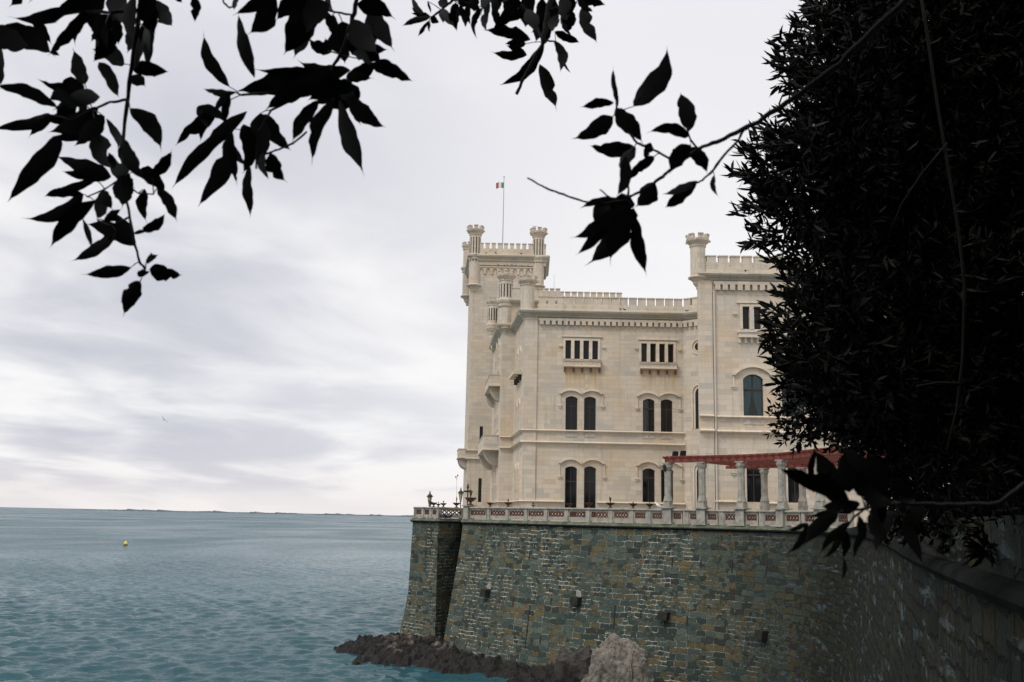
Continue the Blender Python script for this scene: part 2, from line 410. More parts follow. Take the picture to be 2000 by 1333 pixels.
    base = g.mix(drip, base, (0.078, 0.100, 0.105))
    g.link(base, b.inputs['Base Color'])
    h = g.math('SUBTRACT', g.math('ADD', g.math('MULTIPLY', c, 0.35), g.math('MULTIPLY', spk, 0.5)), g.math('MULTIPLY', f, 0.9))
    g.bump(h, b, 0.9, 0.10)
    return m
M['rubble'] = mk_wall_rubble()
def mk_ledge():
    m, nt, b = mat('mossy_ledge_stone'); g = G(nt); b.inputs['Roughness'].default_value = 0.95; b.inputs['Specular IOR Level'].default_value = 0.15
    n = g.noise(1.2, 6, 0.65); c = g.ramp(n, [(0.3, (0.045, 0.05, 0.042)), (0.5, (0.11, 0.125, 0.085)), (0.68, (0.21, 0.21, 0.17))])
    n2 = g.noise(5, 4, 0.6); c = g.mix(g.mr(n2, 0.5, 0.7, 0, 0.6), c, (0.035, 0.04, 0.033))
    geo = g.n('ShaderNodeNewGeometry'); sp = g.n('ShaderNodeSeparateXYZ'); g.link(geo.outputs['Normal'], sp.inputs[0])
    c = g.mix(g.mr(sp.outputs[2], 0.15, -0.35), c, (0.018, 0.019, 0.018))           # darker on the underside
    g.link(c, b.inputs['Base Color']); g.bump(n2, b, 0.5, 0.03); return m
M['ledge'] = mk_ledge()
M['corbel'] = plain('dark_corbel_stone', (0.035, 0.035, 0.03), 0.95, spec=0.1, var=0.4)
M['ledge_shaded'] = plain('shaded_moulding_stone', (0.010, 0.011, 0.0105), 1.0, spec=0.02, var=0.5, vs=2)  # moulding under the trees, their shade put into its colour
def mk_bal():
    m, nt, b = mat('balustrade_stone'); g = G(nt); b.inputs['Roughness'].default_value = 0.9; b.inputs['Specular IOR Level'].default_value = 0.2
    n = g.noise(2.2, 6, 0.65, coord='Object'); c = g.ramp(n, [(0.3, (0.20, 0.205, 0.18)), (0.55, (0.38, 0.358, 0.305)), (0.75, (0.48, 0.44, 0.375))])
    s = g.noise(3, 4, 0.6, coord='Object', sc=(1, 1, 0.15)); c = g.mix(g.mr(s, 0.52, 0.72, 0, 0.5), c, (0.20, 0.25, 0.24))
    g.link(c, b.inputs['Base Color']); return m
M['balustrade'] = mk_bal()
def mk_rock(name, lo, hi, lo_z=0.9, amt=1.0, fs=4.5, bs=0.9):
    m, nt, b = mat(name); g = G(nt); b.inputs['Roughness'].default_value = 0.85; b.inputs['Specular IOR Level'].default_value = 0.3
    n = g.noise(0.8, 8, 0.65, 0.3, coord='Object'); f = g.noise(fs, 6, 0.62, coord='Object')
    c = g.ramp(n, [(0.3, tuple(q * 0.55 for q in hi)), (0.5, hi), (0.7, tuple(min(1, q * 1.35) for q in hi))])
    c = g.mix(g.mr(f, 0.48, 0.66, 0, 0.75), c, tuple(q * 0.32 for q in hi))
    geo = g.n('ShaderNodeNewGeometry'); sp = g.n('ShaderNodeSeparateXYZ'); g.link(geo.outputs['Position'], sp.inputs[0])
    z = g.math('ADD', sp.outputs[2], g.math('MULTIPLY', g.math('SUBTRACT', n, 0.5), 2.2))
    c = g.mix(g.mr(z, lo_z + 0.35, lo_z - 0.25, 0, amt), c, lo)                    # seaweed below the tide line
    g.link(c, b.inputs['Base Color']); g.bump(g.math('ADD', f, g.math('MULTIPLY', n, 2.0)), b, bs, 0.12); return m
M['rock'] = mk_rock('tidal_rock', (0.016, 0.015, 0.013), (0.15, 0.122, 0.096), 1.2)
M['boulder'] = mk_rock('pale_boulder', (0.03, 0.028, 0.024), (0.175, 0.158, 0.130), 1.6, fs=2.2, bs=0.6)
M['ground'] = plain('leaf_litter_soil', (0.035, 0.028, 0.02), 0.95, spec=0.1, var=0.4, vs=1.5)
M['paving'] = plain('terrace_paving', (0.30, 0.28, 0.25), 0.9, spec=0.2, var=0.15, vs=1)
M['roof'] = plain('roof_lead', (0.18, 0.17, 0.16), 0.8)
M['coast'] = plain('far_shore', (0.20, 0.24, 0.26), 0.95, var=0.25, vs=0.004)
M['flag_g'] = plain('flag_green', (0.07, 0.24, 0.13), 0.8)
M['flag_w'] = plain('flag_white', (0.72, 0.72, 0.70), 0.8)
M['flag_r'] = plain('flag_red', (0.42, 0.09, 0.08), 0.8)
def mk_water():
    m, nt, b = mat('sea_water'); g = G(nt)
    b.inputs['Roughness'].default_value = 1.0; b.inputs['Specular IOR Level'].default_value = 0.0
    obj = 'Object'
    big = g.noise(0.012, 4, 0.6, 0.4, coord=obj, sc=(0.55, 1, 1))
    c = g.ramp(big, [(0.35, (0.016, 0.058, 0.070)), (0.65, (0.026, 0.082, 0.096))])
    foam = g.noise(0.55, 6, 0.7, 0.2, coord=obj, sc=(0.5, 1.0, 1)); fm = g.noise(0.05, 3, 0.5, coord=obj)
    fk = g.math('MULTIPLY', g.mr(foam, 0.66, 0.74), g.mr(fm, 0.5, 0.65))
    c = g.mix(g.math('MULTIPLY', fk, 0.5), c, (0.45, 0.52, 0.55))
    g.link(c, b.inputs['Base Color'])
    geo = g.n('ShaderNodeNewGeometry'); sp = g.n('ShaderNodeSeparateXYZ'); g.link(geo.outputs['Position'], sp.inputs[0])
    ruf = g.mr(g.noise(0.018, 3, 0.55, 0.5, coord=obj, sc=(0.3, 1, 1), loc=(9, 2, 0)), 0.35, 0.65, 0.75, 1.15)
    k = g.math('MULTIPLY', g.mr(sp.outputs[1], 70, 500, 0.8, 1.9), ruf)
    nv = g.noise(1.3, 5, 0.75, 0.3, coord=obj, sc=(0.75, 1.0, 1), col=True)
    sub = g.n('ShaderNodeVectorMath'); sub.operation = 'SUBTRACT'; g.link(nv, sub.inputs[0]); sub.inputs[1].default_value = (0.5, 0.5, 0.5)
    mul = g.n('ShaderNodeVectorMath'); mul.operation = 'MULTIPLY'; g.link(sub.outputs[0], mul.inputs[0]); mul.inputs[1].default_value = (1, 1, 0)
    sc = g.n('ShaderNodeVectorMath'); sc.operation = 'SCALE'; g.link(mul.outputs[0], sc.inputs[0]); g.link(k, sc.inputs['Scale'])
    add = g.n('ShaderNodeVectorMath'); add.operation = 'ADD'; g.link(sc.outputs[0], add.inputs[0]); g.link(geo.outputs['Normal'], add.inputs[1])
    nr = g.n('ShaderNodeVectorMath'); nr.operation = 'NORMALIZE'; g.link(add.outputs[0], nr.inputs[0]); g.link(nr.outputs[0], b.inputs['Normal'])
    gl = g.n('ShaderNodeBsdfGlossy'); gl.inputs['Roughness'].default_value = 0.12; gl.inputs[0].default_value = (0.93, 0.97, 1, 1); g.link(nr.outputs[0], gl.inputs['Normal'])
    fr = g.n('ShaderNodeFresnel'); fr.inputs[0].default_value = 1.33; g.link(nr.outputs[0], fr.inputs['Normal'])
    wind = g.noise(0.011, 4, 0.6, 0.6, coord=obj, sc=(0.8, 0.42, 1), loc=(40, 7, 0))
    cap = g.math('ADD', 0.40, g.mr(wind, 0.34, 0.68, 0.0, 0.32))        # wave faces seen edge-on never mirror the sky fully
    mx = g.n('ShaderNodeMixShader'); g.link(g.math('MULTIPLY', fr.outputs[0], cap), mx.inputs[0]); g.link(b.outputs[0], mx.inputs[1]); g.link(gl.outputs[0], mx.inputs[2])
    g.link(mx.outputs[0], nt.nodes['Material Output'].inputs[0])
    return m
M['water'] = mk_water()

# ------------------------------------------------------------------ sea, far shore
def sea():
    g = np.random.default_rng(3)
    us = np.unique(np.concatenate([np.linspace(-3, -.62, 24), np.linspace(-.62, .16, 640), np.linspace(.16, 3, 28)]))
    ys = [40.0]
    while ys[-1] < 46000: ys.append(ys[-1] * (1.0045 if ys[-1] < 1100 else 1.03 if ys[-1] < 2500 else 1.15))
    ys = np.array(ys); Ug, Yg = np.meshgrid(us, ys); X = Ug * Yg; Z = np.zeros_like(X)
    step = np.gradient(ys)[:, None]
    for k in range(110):
        lam = 0.7 * (4.2 / 0.7) ** g.random(); th = R(-30) + g.normal(scale=.75); kx, ky = 2 * math.pi / lam * math.sin(th), 2 * math.pi / lam * math.cos(th)
        amp = 0.0085 * lam ** .8 * (.4 + 1.2 * g.random() ** 2); fade = np.clip(1.5 - 3.2 * step / lam, 0, 1); ph = g.random() * 6.283
        q = np.sin(kx * X + ky * Yg + ph); Z += amp * fade * (q + .12 * q * q)
    gust = np.sin(X * .045 + 1.3 + np.sin(Yg * .03)) * np.sin(Yg * .05 + X * .016) * .4 + 1
    Z *= gust * np.clip((Yg - 42) / 15, 0, 1) * np.clip((2200 - Yg) / 1500, 0, 1)
    V = np.stack([X, Yg, Z], -1).reshape(-1, 3); ny, nx = X.shape
    i = np.arange(ny - 1)[:, None] * nx + np.arange(nx - 1)[None]; F = np.stack([i, i + 1, i + nx + 1, i + nx], -1).reshape(-1, 4)
    V = np.concatenate([V, [(-120, -80, 0), (120, -80, 0)]]); F = np.concatenate([F, [(len(V) - 2, len(V) - 1, nx - 1, 0)]])
    me = bpy.data.meshes.new('sea'); me.vertices.add(len(V)); me.vertices.foreach_set('co', V.reshape(-1).astype(np.float32))
    me.loops.add(F.size); me.loops.foreach_set('vertex_index', F.reshape(-1).astype(np.int32)); me.polygons.add(len(F))
    me.polygons.foreach_set('loop_start', np.arange(0, F.size, 4, dtype=np.int32)); me.polygons.foreach_set('loop_total', np.full(len(F), 4, np.int32))
    me.polygons.foreach_set('use_smooth', np.ones(len(F), bool)); me.update(); me.materials.append(M['water'])
    o = bpy.data.objects.new('sea', me); COL.objects.link(o); kind(o, 'structure')
sea()
mb = MB(); xs = np.linspace(-3900, 900, 320); prev = None; hh = []
for i, x in enumerate(xs):
    hgt = 7 + 5 * math.sin(i * 0.21) * math.sin(i * 0.047 + 1) + 4 * rng.random() + (7 if rng.random() < 0.06 else 0)
    hgt *= min(1, (i + 1) / 24); hh.append(max(2, hgt))
vs = []; fs = []
for x, h_ in zip(xs, hh): vs += [(x, 9000, -2), (x, 9000, h_), (x, 9900, -2)]
for i in range(len(xs) - 1):
    a = i * 3; fs += [(a, a + 3, a + 4, a + 1), (a + 1, a + 4, a + 5, a + 2)]
mb.add(vs, fs); kind(mb.build('far_coast', M['coast']), 'structure')

# ------------------------------------------------------------------ retaining wall
ZL = H - 0.62                              # underside of the round moulding
ZB = H - 0.22                              # foot of the balustrade
def pl(px, Y, py=1030): return (U(px, py) * Y, Y)
PA = pl(906, 88.5)
WP = [pl(806, 110), pl(806, 98), pl(856, 94.8), pl(903, 98.5), PA,
      pl(1000, 82.9), pl(1100, 78.6), pl(1200, 75.6), pl(1300, 73.6), pl(1400, 71.4), pl(1500, 68.6), pl(1560, 66), pl(1610, 62), pl(1655, 56.5),
      pl(1690, 48), pl(1713, 38), pl(1745, 27), pl(1790, 17.2), pl(1840, 13), pl(1895, 10.3), pl(2000, 7.6), (3.1, 5.0), (2.3, 2.8), (1.2, 1.3), (-0.6, 0.75), (-3, 0.6), (-9, 0.4), (-14, -5), (-15, -16)]
# keep the run from A to the bend straight-ish and smooth
def refine(path, k0, step=1.5):
    out = list(path[:k0 + 1])
    P = path[k0:]
    for i in range(len(P) - 1):
        p0 = P[max(i - 1, 0)]; p1 = P[i]; p2 = P[i + 1]; p3 = P[min(i + 2, len(P) - 1)]
        n = max(1, int(math.dist(p1, p2) / step))
        for j in range(1, n + 1):
            t = j / n
            q = [0.5 * ((2 * b) + (-a + c) * t + (2 * a - 5 * b + 4 * c - d) * t * t + (-a + 3 * b - 3 * c + d) * t ** 3) for a, b, c, d in zip(p0, p1, p2, p3)]
            out.append(tuple(q))
    return out
WPF = refine(WP, 4)
def wall_build():
    t = thing('retaining_wall', 'tall rubble stone sea wall carrying the castle terrace', 'wall', (PA[0], PA[1], 0))
    t.location = (0, 0, 0)
    mb = MB(); arc = [0.0]
    for i in range(1, len(WPF)): arc.append(arc[-1] + math.dist(WPF[i - 1], WPF[i]))
    lv = 16; uv = []; vs = []; fs = []
    for j in range(lv + 1):
        zz = ZL + 0.05 + (-1.6 - ZL) * j / lv
        dep = (ZL - zz)
        for i, p in enumerate(WPF):
            Y = p[1]; bat = 0.148 if Y > 40 else 0.148 * max(0.25, Y / 40)
            if i <= 2: bat = 0.030 + (0.014 * max(0, dep - 7.5))
            if i == 3: bat = 0.07
            n = miter(WPF, i); o_ = bat * dep
            vs.append((p[0] + n[0] * o_, p[1] + n[1] * o_, zz)); uv.append((arc[i], zz))
    k = len(WPF)
    for j in range(lv):
        for i in range(k - 1): fs.append((j * k + i, j * k + i + 1, (j + 1) * k + i + 1, (j + 1) * k + i))
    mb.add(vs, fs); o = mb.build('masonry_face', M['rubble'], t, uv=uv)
    for p in o.data.polygons: p.use_smooth = False
    # round moulding with a sloping top course
    prof = [(-0.6, ZL - 0.02), (0.06, ZL - 0.02), (0.16, ZL + 0.02), (0.25, ZL + 0.09), (0.27, ZL + 0.17), (0.22, ZL + 0.25), (0.12, ZL + 0.30), (0.08, ZL + 0.40), (-0.6, ZL + 0.40)]
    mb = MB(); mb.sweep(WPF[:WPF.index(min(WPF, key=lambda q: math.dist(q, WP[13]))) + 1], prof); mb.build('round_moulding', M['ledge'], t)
    i0 = WPF.index(min(WPF, key=lambda q: math.dist(q, WP[13])))
    mb = MB(); mb.sweep(WPF[i0:], [(-0.5, ZL - 0.02), (0.04, ZL - 0.02), (0.14, ZL + 0.02), (0.19, ZL + 0.10), (0.14, ZL + 0.18), (0.03, ZL + 0.22), (-0.5, ZL + 0.22)]); mb.build('round_moulding', M['ledge_shaded'], t)
    # plain parapet on the stretch that comes back to the viewpoint
    mb = MB(); path = WPF[i0:]; vs = []; fs = []; uv = []; a = 0
    for i, p in enumerate(path):
        if i: a += math.dist(path[i - 1], p)
        n = miter(path, i); top = H + 0.10 if p[1] > 6.5 else H - 0.62
        if i < 4: top = H + 0.05 * i - 0.2
        for (o_, z) in ((0.0, ZL + 0.22), (0.0, top), (-0.45, top), (-0.45, ZL - 0.9)):
            vs.append((p[0] + n[0] * o_, p[1] + n[1] * o_, z)); uv.append((arc[i0] + a, z - o_))
    for i in range(len(path) - 1):
        for j in range(3): fs.append((i * 4 + j, i * 4 + 4 + j, i * 4 + 5 + j, i * 4 + j + 1))
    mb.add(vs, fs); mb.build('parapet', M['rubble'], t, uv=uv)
    # projecting corbel stones and narrow drain slits
    def on_face(px, py):
        best = None
        for i in range(4, len(WPF) - 1):
            Fm = Frame(WPF[i], WPF[i + 1]); s, z = Fm.px(px, py, 0.0)
            dep = ZL - z; s, z = Fm.px(px, py, 0.148 * dep)
            if -0.02 <= s <= Fm.L + 0.02: best = (Fm, s, z, 0.148 * (ZL - z)); break
        return best
    for (px, py) in ((953, 1158), (1128, 1174), (1299, 1203), (1493, 1240)):
        q = on_face(px, py)
        if not q: continue
        Fm, s, z, n = q; mb = MB()
        Fm.prism(mb, [(s - 0.36, z - 0.32), (s + 0.32, z - 0.28), (s + 0.36, z + 0.26), (s - 0.32, z + 0.29)], n - 0.2, n + 0.55)
        mb.build('corbel_stone', M['corbel'], t)
        if px < 1200: mb = MB(); Fm.prism(mb, [(s - 0.20, z + 0.32), (s + 0.30, z + 0.30), (s + 0.25, z + 0.70), (s - 0.12, z + 0.75)], n - 0.3, n - 0.02); mb.build('pale_block', M['balustrade'], t)
    for (px, py, hgt) in ((942, 1068, .4), (998, 1070, .55), (1034, 1086, .5), (1044, 1068, .5), (1094, 1075, .55), (1151, 1077, .5), (1313, 1098, .6), (1369, 1102, .5), (1430, 1106, .9), (1497, 1114, .7),
                          (1561, 1118, .6), (1002, 1177, .6), (1076, 1175, .5), (1030, 1225, 3.2), (946, 1237, .5), (1055, 1250, .6), (1200, 1205, 1.6), (1252, 1200, .6), (1342, 1213, .6)):
        q = on_face(px, py)
        if not q: continue
        Fm, s, z, n = q; mb = MB(); mb.add([Fm.pt(s + a, n + 0.148 * -b + 0.03 + c, z + b) for c in (-0.3, 0) for (a, b) in ((-0.045, -hgt / 2), (0.045, -hgt / 2), (0.045, hgt / 2), (-0.045, hgt / 2))],
               [(3, 2, 1, 0), (4, 5, 6, 7), (0, 1, 5, 4), (1, 2, 6, 5), (2, 3, 7, 6), (3, 0, 4, 7)])
        mb.build('drain_slit', M['gap_shade'], t)  # raised strip, its dark colour painted for the shade in a slot
wall_build()
# terrace floor and the land behind the near wall
iA = WPF.index(min(WPF, key=lambda q: math.dist(q, WP[13])))
mb = MB(); top = [(p[0] + miter(WPF, i)[0] * -0.1, p[1] + miter(WPF, i)[1] * -0.1, ZL + 0.37) for i, p in enumerate(WPF[:iA + 1])]
top += [(60, 56, ZL + 0.37), (60, 150, ZL + 0.37), (-11, 150, ZL + 0.37)]
mb.add(top, [tuple(range(len(top)))]); kind(mb.build('terrace_pavement', M['paving']), 'structure')
mb = MB(); low = [(p[0] + miter(WPF[iA:], i)[0] * -0.3, p[1] + miter(WPF[iA:], i)[1] * -0.3, H - 1.55) for i, p in enumerate(WPF[iA:])]
n0 = len(low); hill = [(p[0] + 16 + (4 if p[1] < 5 else 0), p[1] * 1.0 - (10 if p[1] < 6 else 0), H + 5.0) for p in low]  # unseen slope, its rise added to keep the near side dark
fs = [(i, i + 1, n0 + i + 1, n0 + i) for i in range(n0 - 1)]
mb.add(low + hill, fs); kind(mb.build('wooded_bank', M['ground']), 'structure')

# ------------------------------------------------------------------ rocks at the foot of the wall
def in_poly(p, poly):
    c = False; j = len(poly) - 1
    for i in range(len(poly)):
        a, b = poly[i], poly[j]
        if (a[1] > p[1]) != (b[1] > p[1]) and p[0] < (b[0] - a[0]) * (p[1] - a[1]) / (b[1] - a[1]) + a[0]: c = not c
        j = i
    return c
def seg_d(p, a, b):
    ax, ay = b[0] - a[0], b[1] - a[1]; t = max(0, min(1, ((p[0] - a[0]) * ax + (p[1] - a[1]) * ay) / (ax * ax + ay * ay + 1e-9)))
    return math.hypot(p[0] - a[0] - ax * t, p[1] - a[1] - ay * t)
from mathutils import noise as mnoise
def sea_pt(px, py):
    r = ray(px, py); t = -H / r.z; return (r.x * t, r.y * t)
def rock_ledge():
    outline = [sea_pt(662, 1270), sea_pt(700, 1262), sea_pt(750, 1244), sea_pt(800, 1236), (-6, 97), (-1, 92), (8, 84), (14, 76), (12, 66), sea_pt(1180, 1366), sea_pt(1080, 1345), sea_pt(1000, 1335),
               sea_pt(930, 1322), sea_pt(860, 1312), sea_pt(800, 1302), sea_pt(745, 1306), sea_pt(705, 1292)]
    xs = np.linspace(-17, 15, 150); ys = np.linspace(62, 99, 150); vs = []; fs = []
    for y in ys:
        for x in xs:
            d = min(seg_d((x, y), outline[i], outline[i - 1]) for i in range(len(outline)))
            if not in_poly((x, y), outline): d = -d
            nz = mnoise.fractal(Vector((x * 0.35, y * 0.35, 3)), 1.0, 2.0, 6) ; n2 = mnoise.fractal(Vector((x * 1.3, y * 1.3, 8)), 1.0, 2.0, 5)
            rid = abs(mnoise.noise(Vector((x * 0.5 + 5, y * 0.8, 1))))
            e = d + nz * 1.3
            z = -0.9 if e < -2 else (0.42 * e if e < 0 else min(0.34 * e, 0.32 + 0.08 * e)) + n2 * 0.55 + nz * 0.30 + (rid * 0.5 if e > 0 else 0)
            vs.append((x, y, min(z, 1.75)))
    n = len(xs)
    for j in range(n - 1):
        for i in range(n - 1):
            q = (j * n + i, j * n + i + 1, (j + 1) * n + i + 1, (j + 1) * n + i)
            if max(vs[k][2] for k in q) > -0.8: fs.append(q)
    mb = MB(); mb.add(vs, fs); o = mb.build('rock_ledge', M['rock'])
    tag(o, 'low seaweed-dark rock ledge at the foot of the sea wall', 'rocks')
rock_ledge()
def boulder(name, label, c, r, seed, m, sub=5, rough=0.34):
    bm = bmesh.new(); bmesh.ops.create_icosphere(bm, subdivisions=sub, radius=1)
    for v in bm.verts:
        p = v.co.copy(); n = mnoise.fractal(p * 1.1 + Vector((seed, 0, 0)), 1.0, 2.0, 7)
        w = mnoise.voronoi(p * 1.7 + Vector((seed, 3, 1)))[0]; cr = (w[1] - w[0])
        f = mnoise.fractal(p * 5 + Vector((seed, 9, 0)), 0.8, 2.0, 5)
        rg = abs(mnoise.noise(p * 2.3 + Vector((seed, 1, 7)))); rg2 = abs(mnoise.noise(p * 5.5 + Vector((1, seed, 3))))
        s = 1 + rough * n + rough * .6 * min(cr, 0.5) + 0.04 * f - 0.05 * max(0, .18 - rg) / .18 - 0.03 * max(0, .15 - rg2) / .15
        q = max(abs(p.x), abs(p.y), abs(p.z)); p = p * (1 + (1 / max(q, .58) - 1) * .16); v.co = Vector((p.x * r[0] * .93, p.y * r[1] * .93, p.z * r[2] * .96)) * s
    me = bpy.data.meshes.new(name); bm.to_mesh(me); bm.free(); me.materials.append(m)
    o = bpy.data.objects.new(name, me); COL.objects.link(o); o.location = c
    return tag(o, label, 'boulder')
bp = at(1203, 1290, 66)
boulder('boulder', 'big pale weathered boulder standing up before the sea wall', (bp.x + .1, 66, 0.6), (2.45, 2.2, 3.9), 14.2, M['boulder'], 6, 0.15)
bp = at(1128, 1330, 67.0)
boulder('shore_rock', 'dark wet rock leaning against the left side of the pale boulder', (bp.x, 67.0, 0.8), (1.5, 1.6, 2.9), 9.7, mk_rock('wet_rock', (0.014, 0.013, 0.012), (0.05, 0.045, 0.04), 2.0), 4)

# ------------------------------------------------------------------ balustrade on the terrace edge
RAIL = H + 0.86
BP = offset(WPF[:iA + 1], -0.20)
def on_path(px, py=1005, path=BP, i0=4):
    for i in range(i0, len(path) - 1):
        Fm = Frame(path[i], path[i + 1]); s, z = Fm.px(px, py)
        if -0.001 <= s <= Fm.L + 0.001: return Fm.pt(s, 0, 0).to_2d()
    return Vector(path[-1])
def lattice(mb, p, q, z0, z1, n, m=0):
    Fm = Frame(p, q); w = Fm.L / n
    for k in range(n):
        a, b = k * w, (k + 1) * w; zc = (z0 + z1) / 2
        for (sa, za, sb, zb) in ((a, z0, b, z1), (a, z1, b, z0)): Fm.ribbon(mb, [(sa, za), (sb, zb)], 0.06, -0.06 if za < zb else -0.055, 0.055 if za < zb else 0.06, m)
    for z in (z0, z1): Fm.box(mb, 0, Fm.L, -0.065, 0.065, z - 0.025, z + 0.025, m)
    for s in (0.02, Fm.L - 0.02): Fm.box(mb, s - 0.03, s + 0.03, -0.062, 0.062, z0 + 0.026, z1 - 0.026, m)
def balustrade():
    t = thing('balustrade', 'pale stone balustrade with red terracotta lattice along the terrace edge', 'balustrade')
    posts = [Vector(on_path(p)) for p in (915, 955.5, 992, 1029, 1068, 1108, 1150, 1194, 1234.5, 1268, 1305, 1342, 1372, 1411, 1449, 1490, 1529, 1571, 1603, 1638, 1668)]
    c0, c1, c2, c3 = [Vector(p) for p in BP[:4]]
    left = [Vector(BP[1]).lerp(Vector(BP[0]), 0.25), Vector(BP[1]), Vector(BP[1]).lerp(Vector(BP[2]), 0.36), Vector(BP[1]).lerp(Vector(BP[2]), 0.70), Vector(BP[2]), Vector(BP[2]).lerp(Vector(BP[3]), 0.93)]
    def bay(p, q, n, hw=0.17):
        d = (q - p).normalized(); a = p + d * hw; b = q - d * hw; Fm = Frame(a, b)
        if Fm.L < 0.25: return
        mb = MB(); z = ZB
        Fm.box(mb, 0, Fm.L, -0.07, 0.07, z + 0.09, z + 0.36); Fm.box(mb, 0, Fm.L, -0.075, 0.075, z + 0.79, z + 0.93)
        for s0, s1 in ((0, 0.10), (Fm.L - 0.10, Fm.L)):
            Fm.box(mb, s0, s1, -0.068, 0.068, z + 0.362, z + 0.788); Fm.box(mb, s0, s1 if s0 == 0 else s1, -0.068, 0.068, z - 0.02, z + 0.088)
        o = mb.build('panel_frame', M['balustrade'], t)
        mb = MB(); lattice(mb, Fm.pt(0.10, 0, 0).to_2d(), Fm.pt(Fm.L - 0.10, 0, 0).to_2d(), z + 0.386, z + 0.764, n); mb.build('lattice', M['terracotta'], o)
    def post(p, d, big=False):
        Fm = Frame(p - d * 0.5, p + d * 0.5); w = 0.33 if big else 0.165; mb = MB(); z = ZB
        Fm.box(mb, .5 - w, .5 + w, -w if big else -0.13, w if big else 0.13, z - 0.02, z + (1.12 if big else 0.93))
        if big: Fm.box(mb, .5 - w - .14, .5 + w + .14, -w - .14, w + .14, z + 1.121, z + 1.22); Fm.box(mb, .5 - w - .05, .5 + w + .05, -w - .05, w + .05, z - 0.021, z + 0.12)
        mb.build('pier' if big else 'post', M['balustrade'], t)
    for i in range(len(posts) - 1): bay(posts[i], posts[i + 1], 5 if i < 10 else 4, 0.36 if i == 0 else (0.34 if i in (10, 12, 14, 16, 18) else 0.17))
    for i, p in enumerate(posts):
        d = ((posts[min(i + 1, len(posts) - 1)] - posts[max(i - 1, 0)])).normalized(); post(p, d, i in (0, 10, 12, 14, 16, 18))
    for i in range(len(left) - 1): bay(left[i], left[i + 1], 3 if i < 4 else 5)
    for i, p in enumerate(left):
        d = ((left[min(i + 1, len(left) - 1)] - left[max(i - 1, 0)])).normalized(); post(p, d)
    prof = [(-0.19, ZB + 0.932), (0.19, ZB + 0.932), (0.22, ZB + 0.99), (0.19, ZB + 1.06), (-0.19, ZB + 1.06), (-0.22, ZB + 0.99)]
    def rail(pts):
        mb = MB(); mb.sweep([tuple(p) for p in pts], prof); mb.build('coping_rail', M['balustrade'], t)
    rail([left[0], left[1], left[4], left[5]])
    bigs = [0, 10, 12, 14, 16, 18]
    for a, b in zip(bigs, bigs[1:] + [20]):
        pp = posts[a:b + 1]; d0 = (pp[1] - pp[0]).normalized(); d1 = (pp[-1] - pp[-2]).normalized()
        rail([pp[0] + d0 * 0.335] + pp[1:-1] + [pp[-1] - (d1 * 0.335 if b != 20 else d1 * 0)])
    return posts
POSTS = balustrade()

# ------------------------------------------------------------------ the castle
YW, YR, YB, YT = 100.0, 84.6, 109.4, 135.0
P_w0 = (U(1022) * YW, YW); P_w1 = (U(1336) * YW, YW)
P_c1 = (U(1336) * YW + 2.9, YW - 2.4)
P_r0 = (U(1365.5) * YR, YR); P_r1 = (U(1365.5) * YR + 30, YR - 0.6)
P_b0 = (U(977.5) * YB, YB); P_b1 = (U(1003) * YB, YB)
P_b2 = (U(961) * 124.5, 124.5)
CA = thing('castle', 'cream limestone castle with battlements and a square tower above the sea', 'castle')
ZF = ZB                                     # terrace level
FW = Frame(P_w0, P_w1); FR = Frame(P_r0, P_r1); FB = Frame(P_b0, P_b1); FWL = Frame(P_b1, P_w0); FBL = Frame(P_b2, P_b0); FC = Frame(P_w1, P_c1); FCR = Frame(P_c1, P_r0)
zW = lambda py: FW.px(1200, py)[1]
# levels shared by the wings (metres), read on the main front
Z_PL = FW.px(1100, 980.5)[1]; Z_S1 = FW.px(1100, 865)[1]; Z_S2 = FW.px(1100, 842)[1]
Z_DEN0 = FW.px(1055, 635)[1]; Z_DEN1 = FW.px(1055, 627.5)[1]
Z_COR0 = FW.px(1100, 621)[1]; Z_COR1 = FW.px(1100, 606.5)[1]; Z_SLOT = FW.px(1100, 594)[1]; Z_TOP = FW.px(1100, 579)[1]

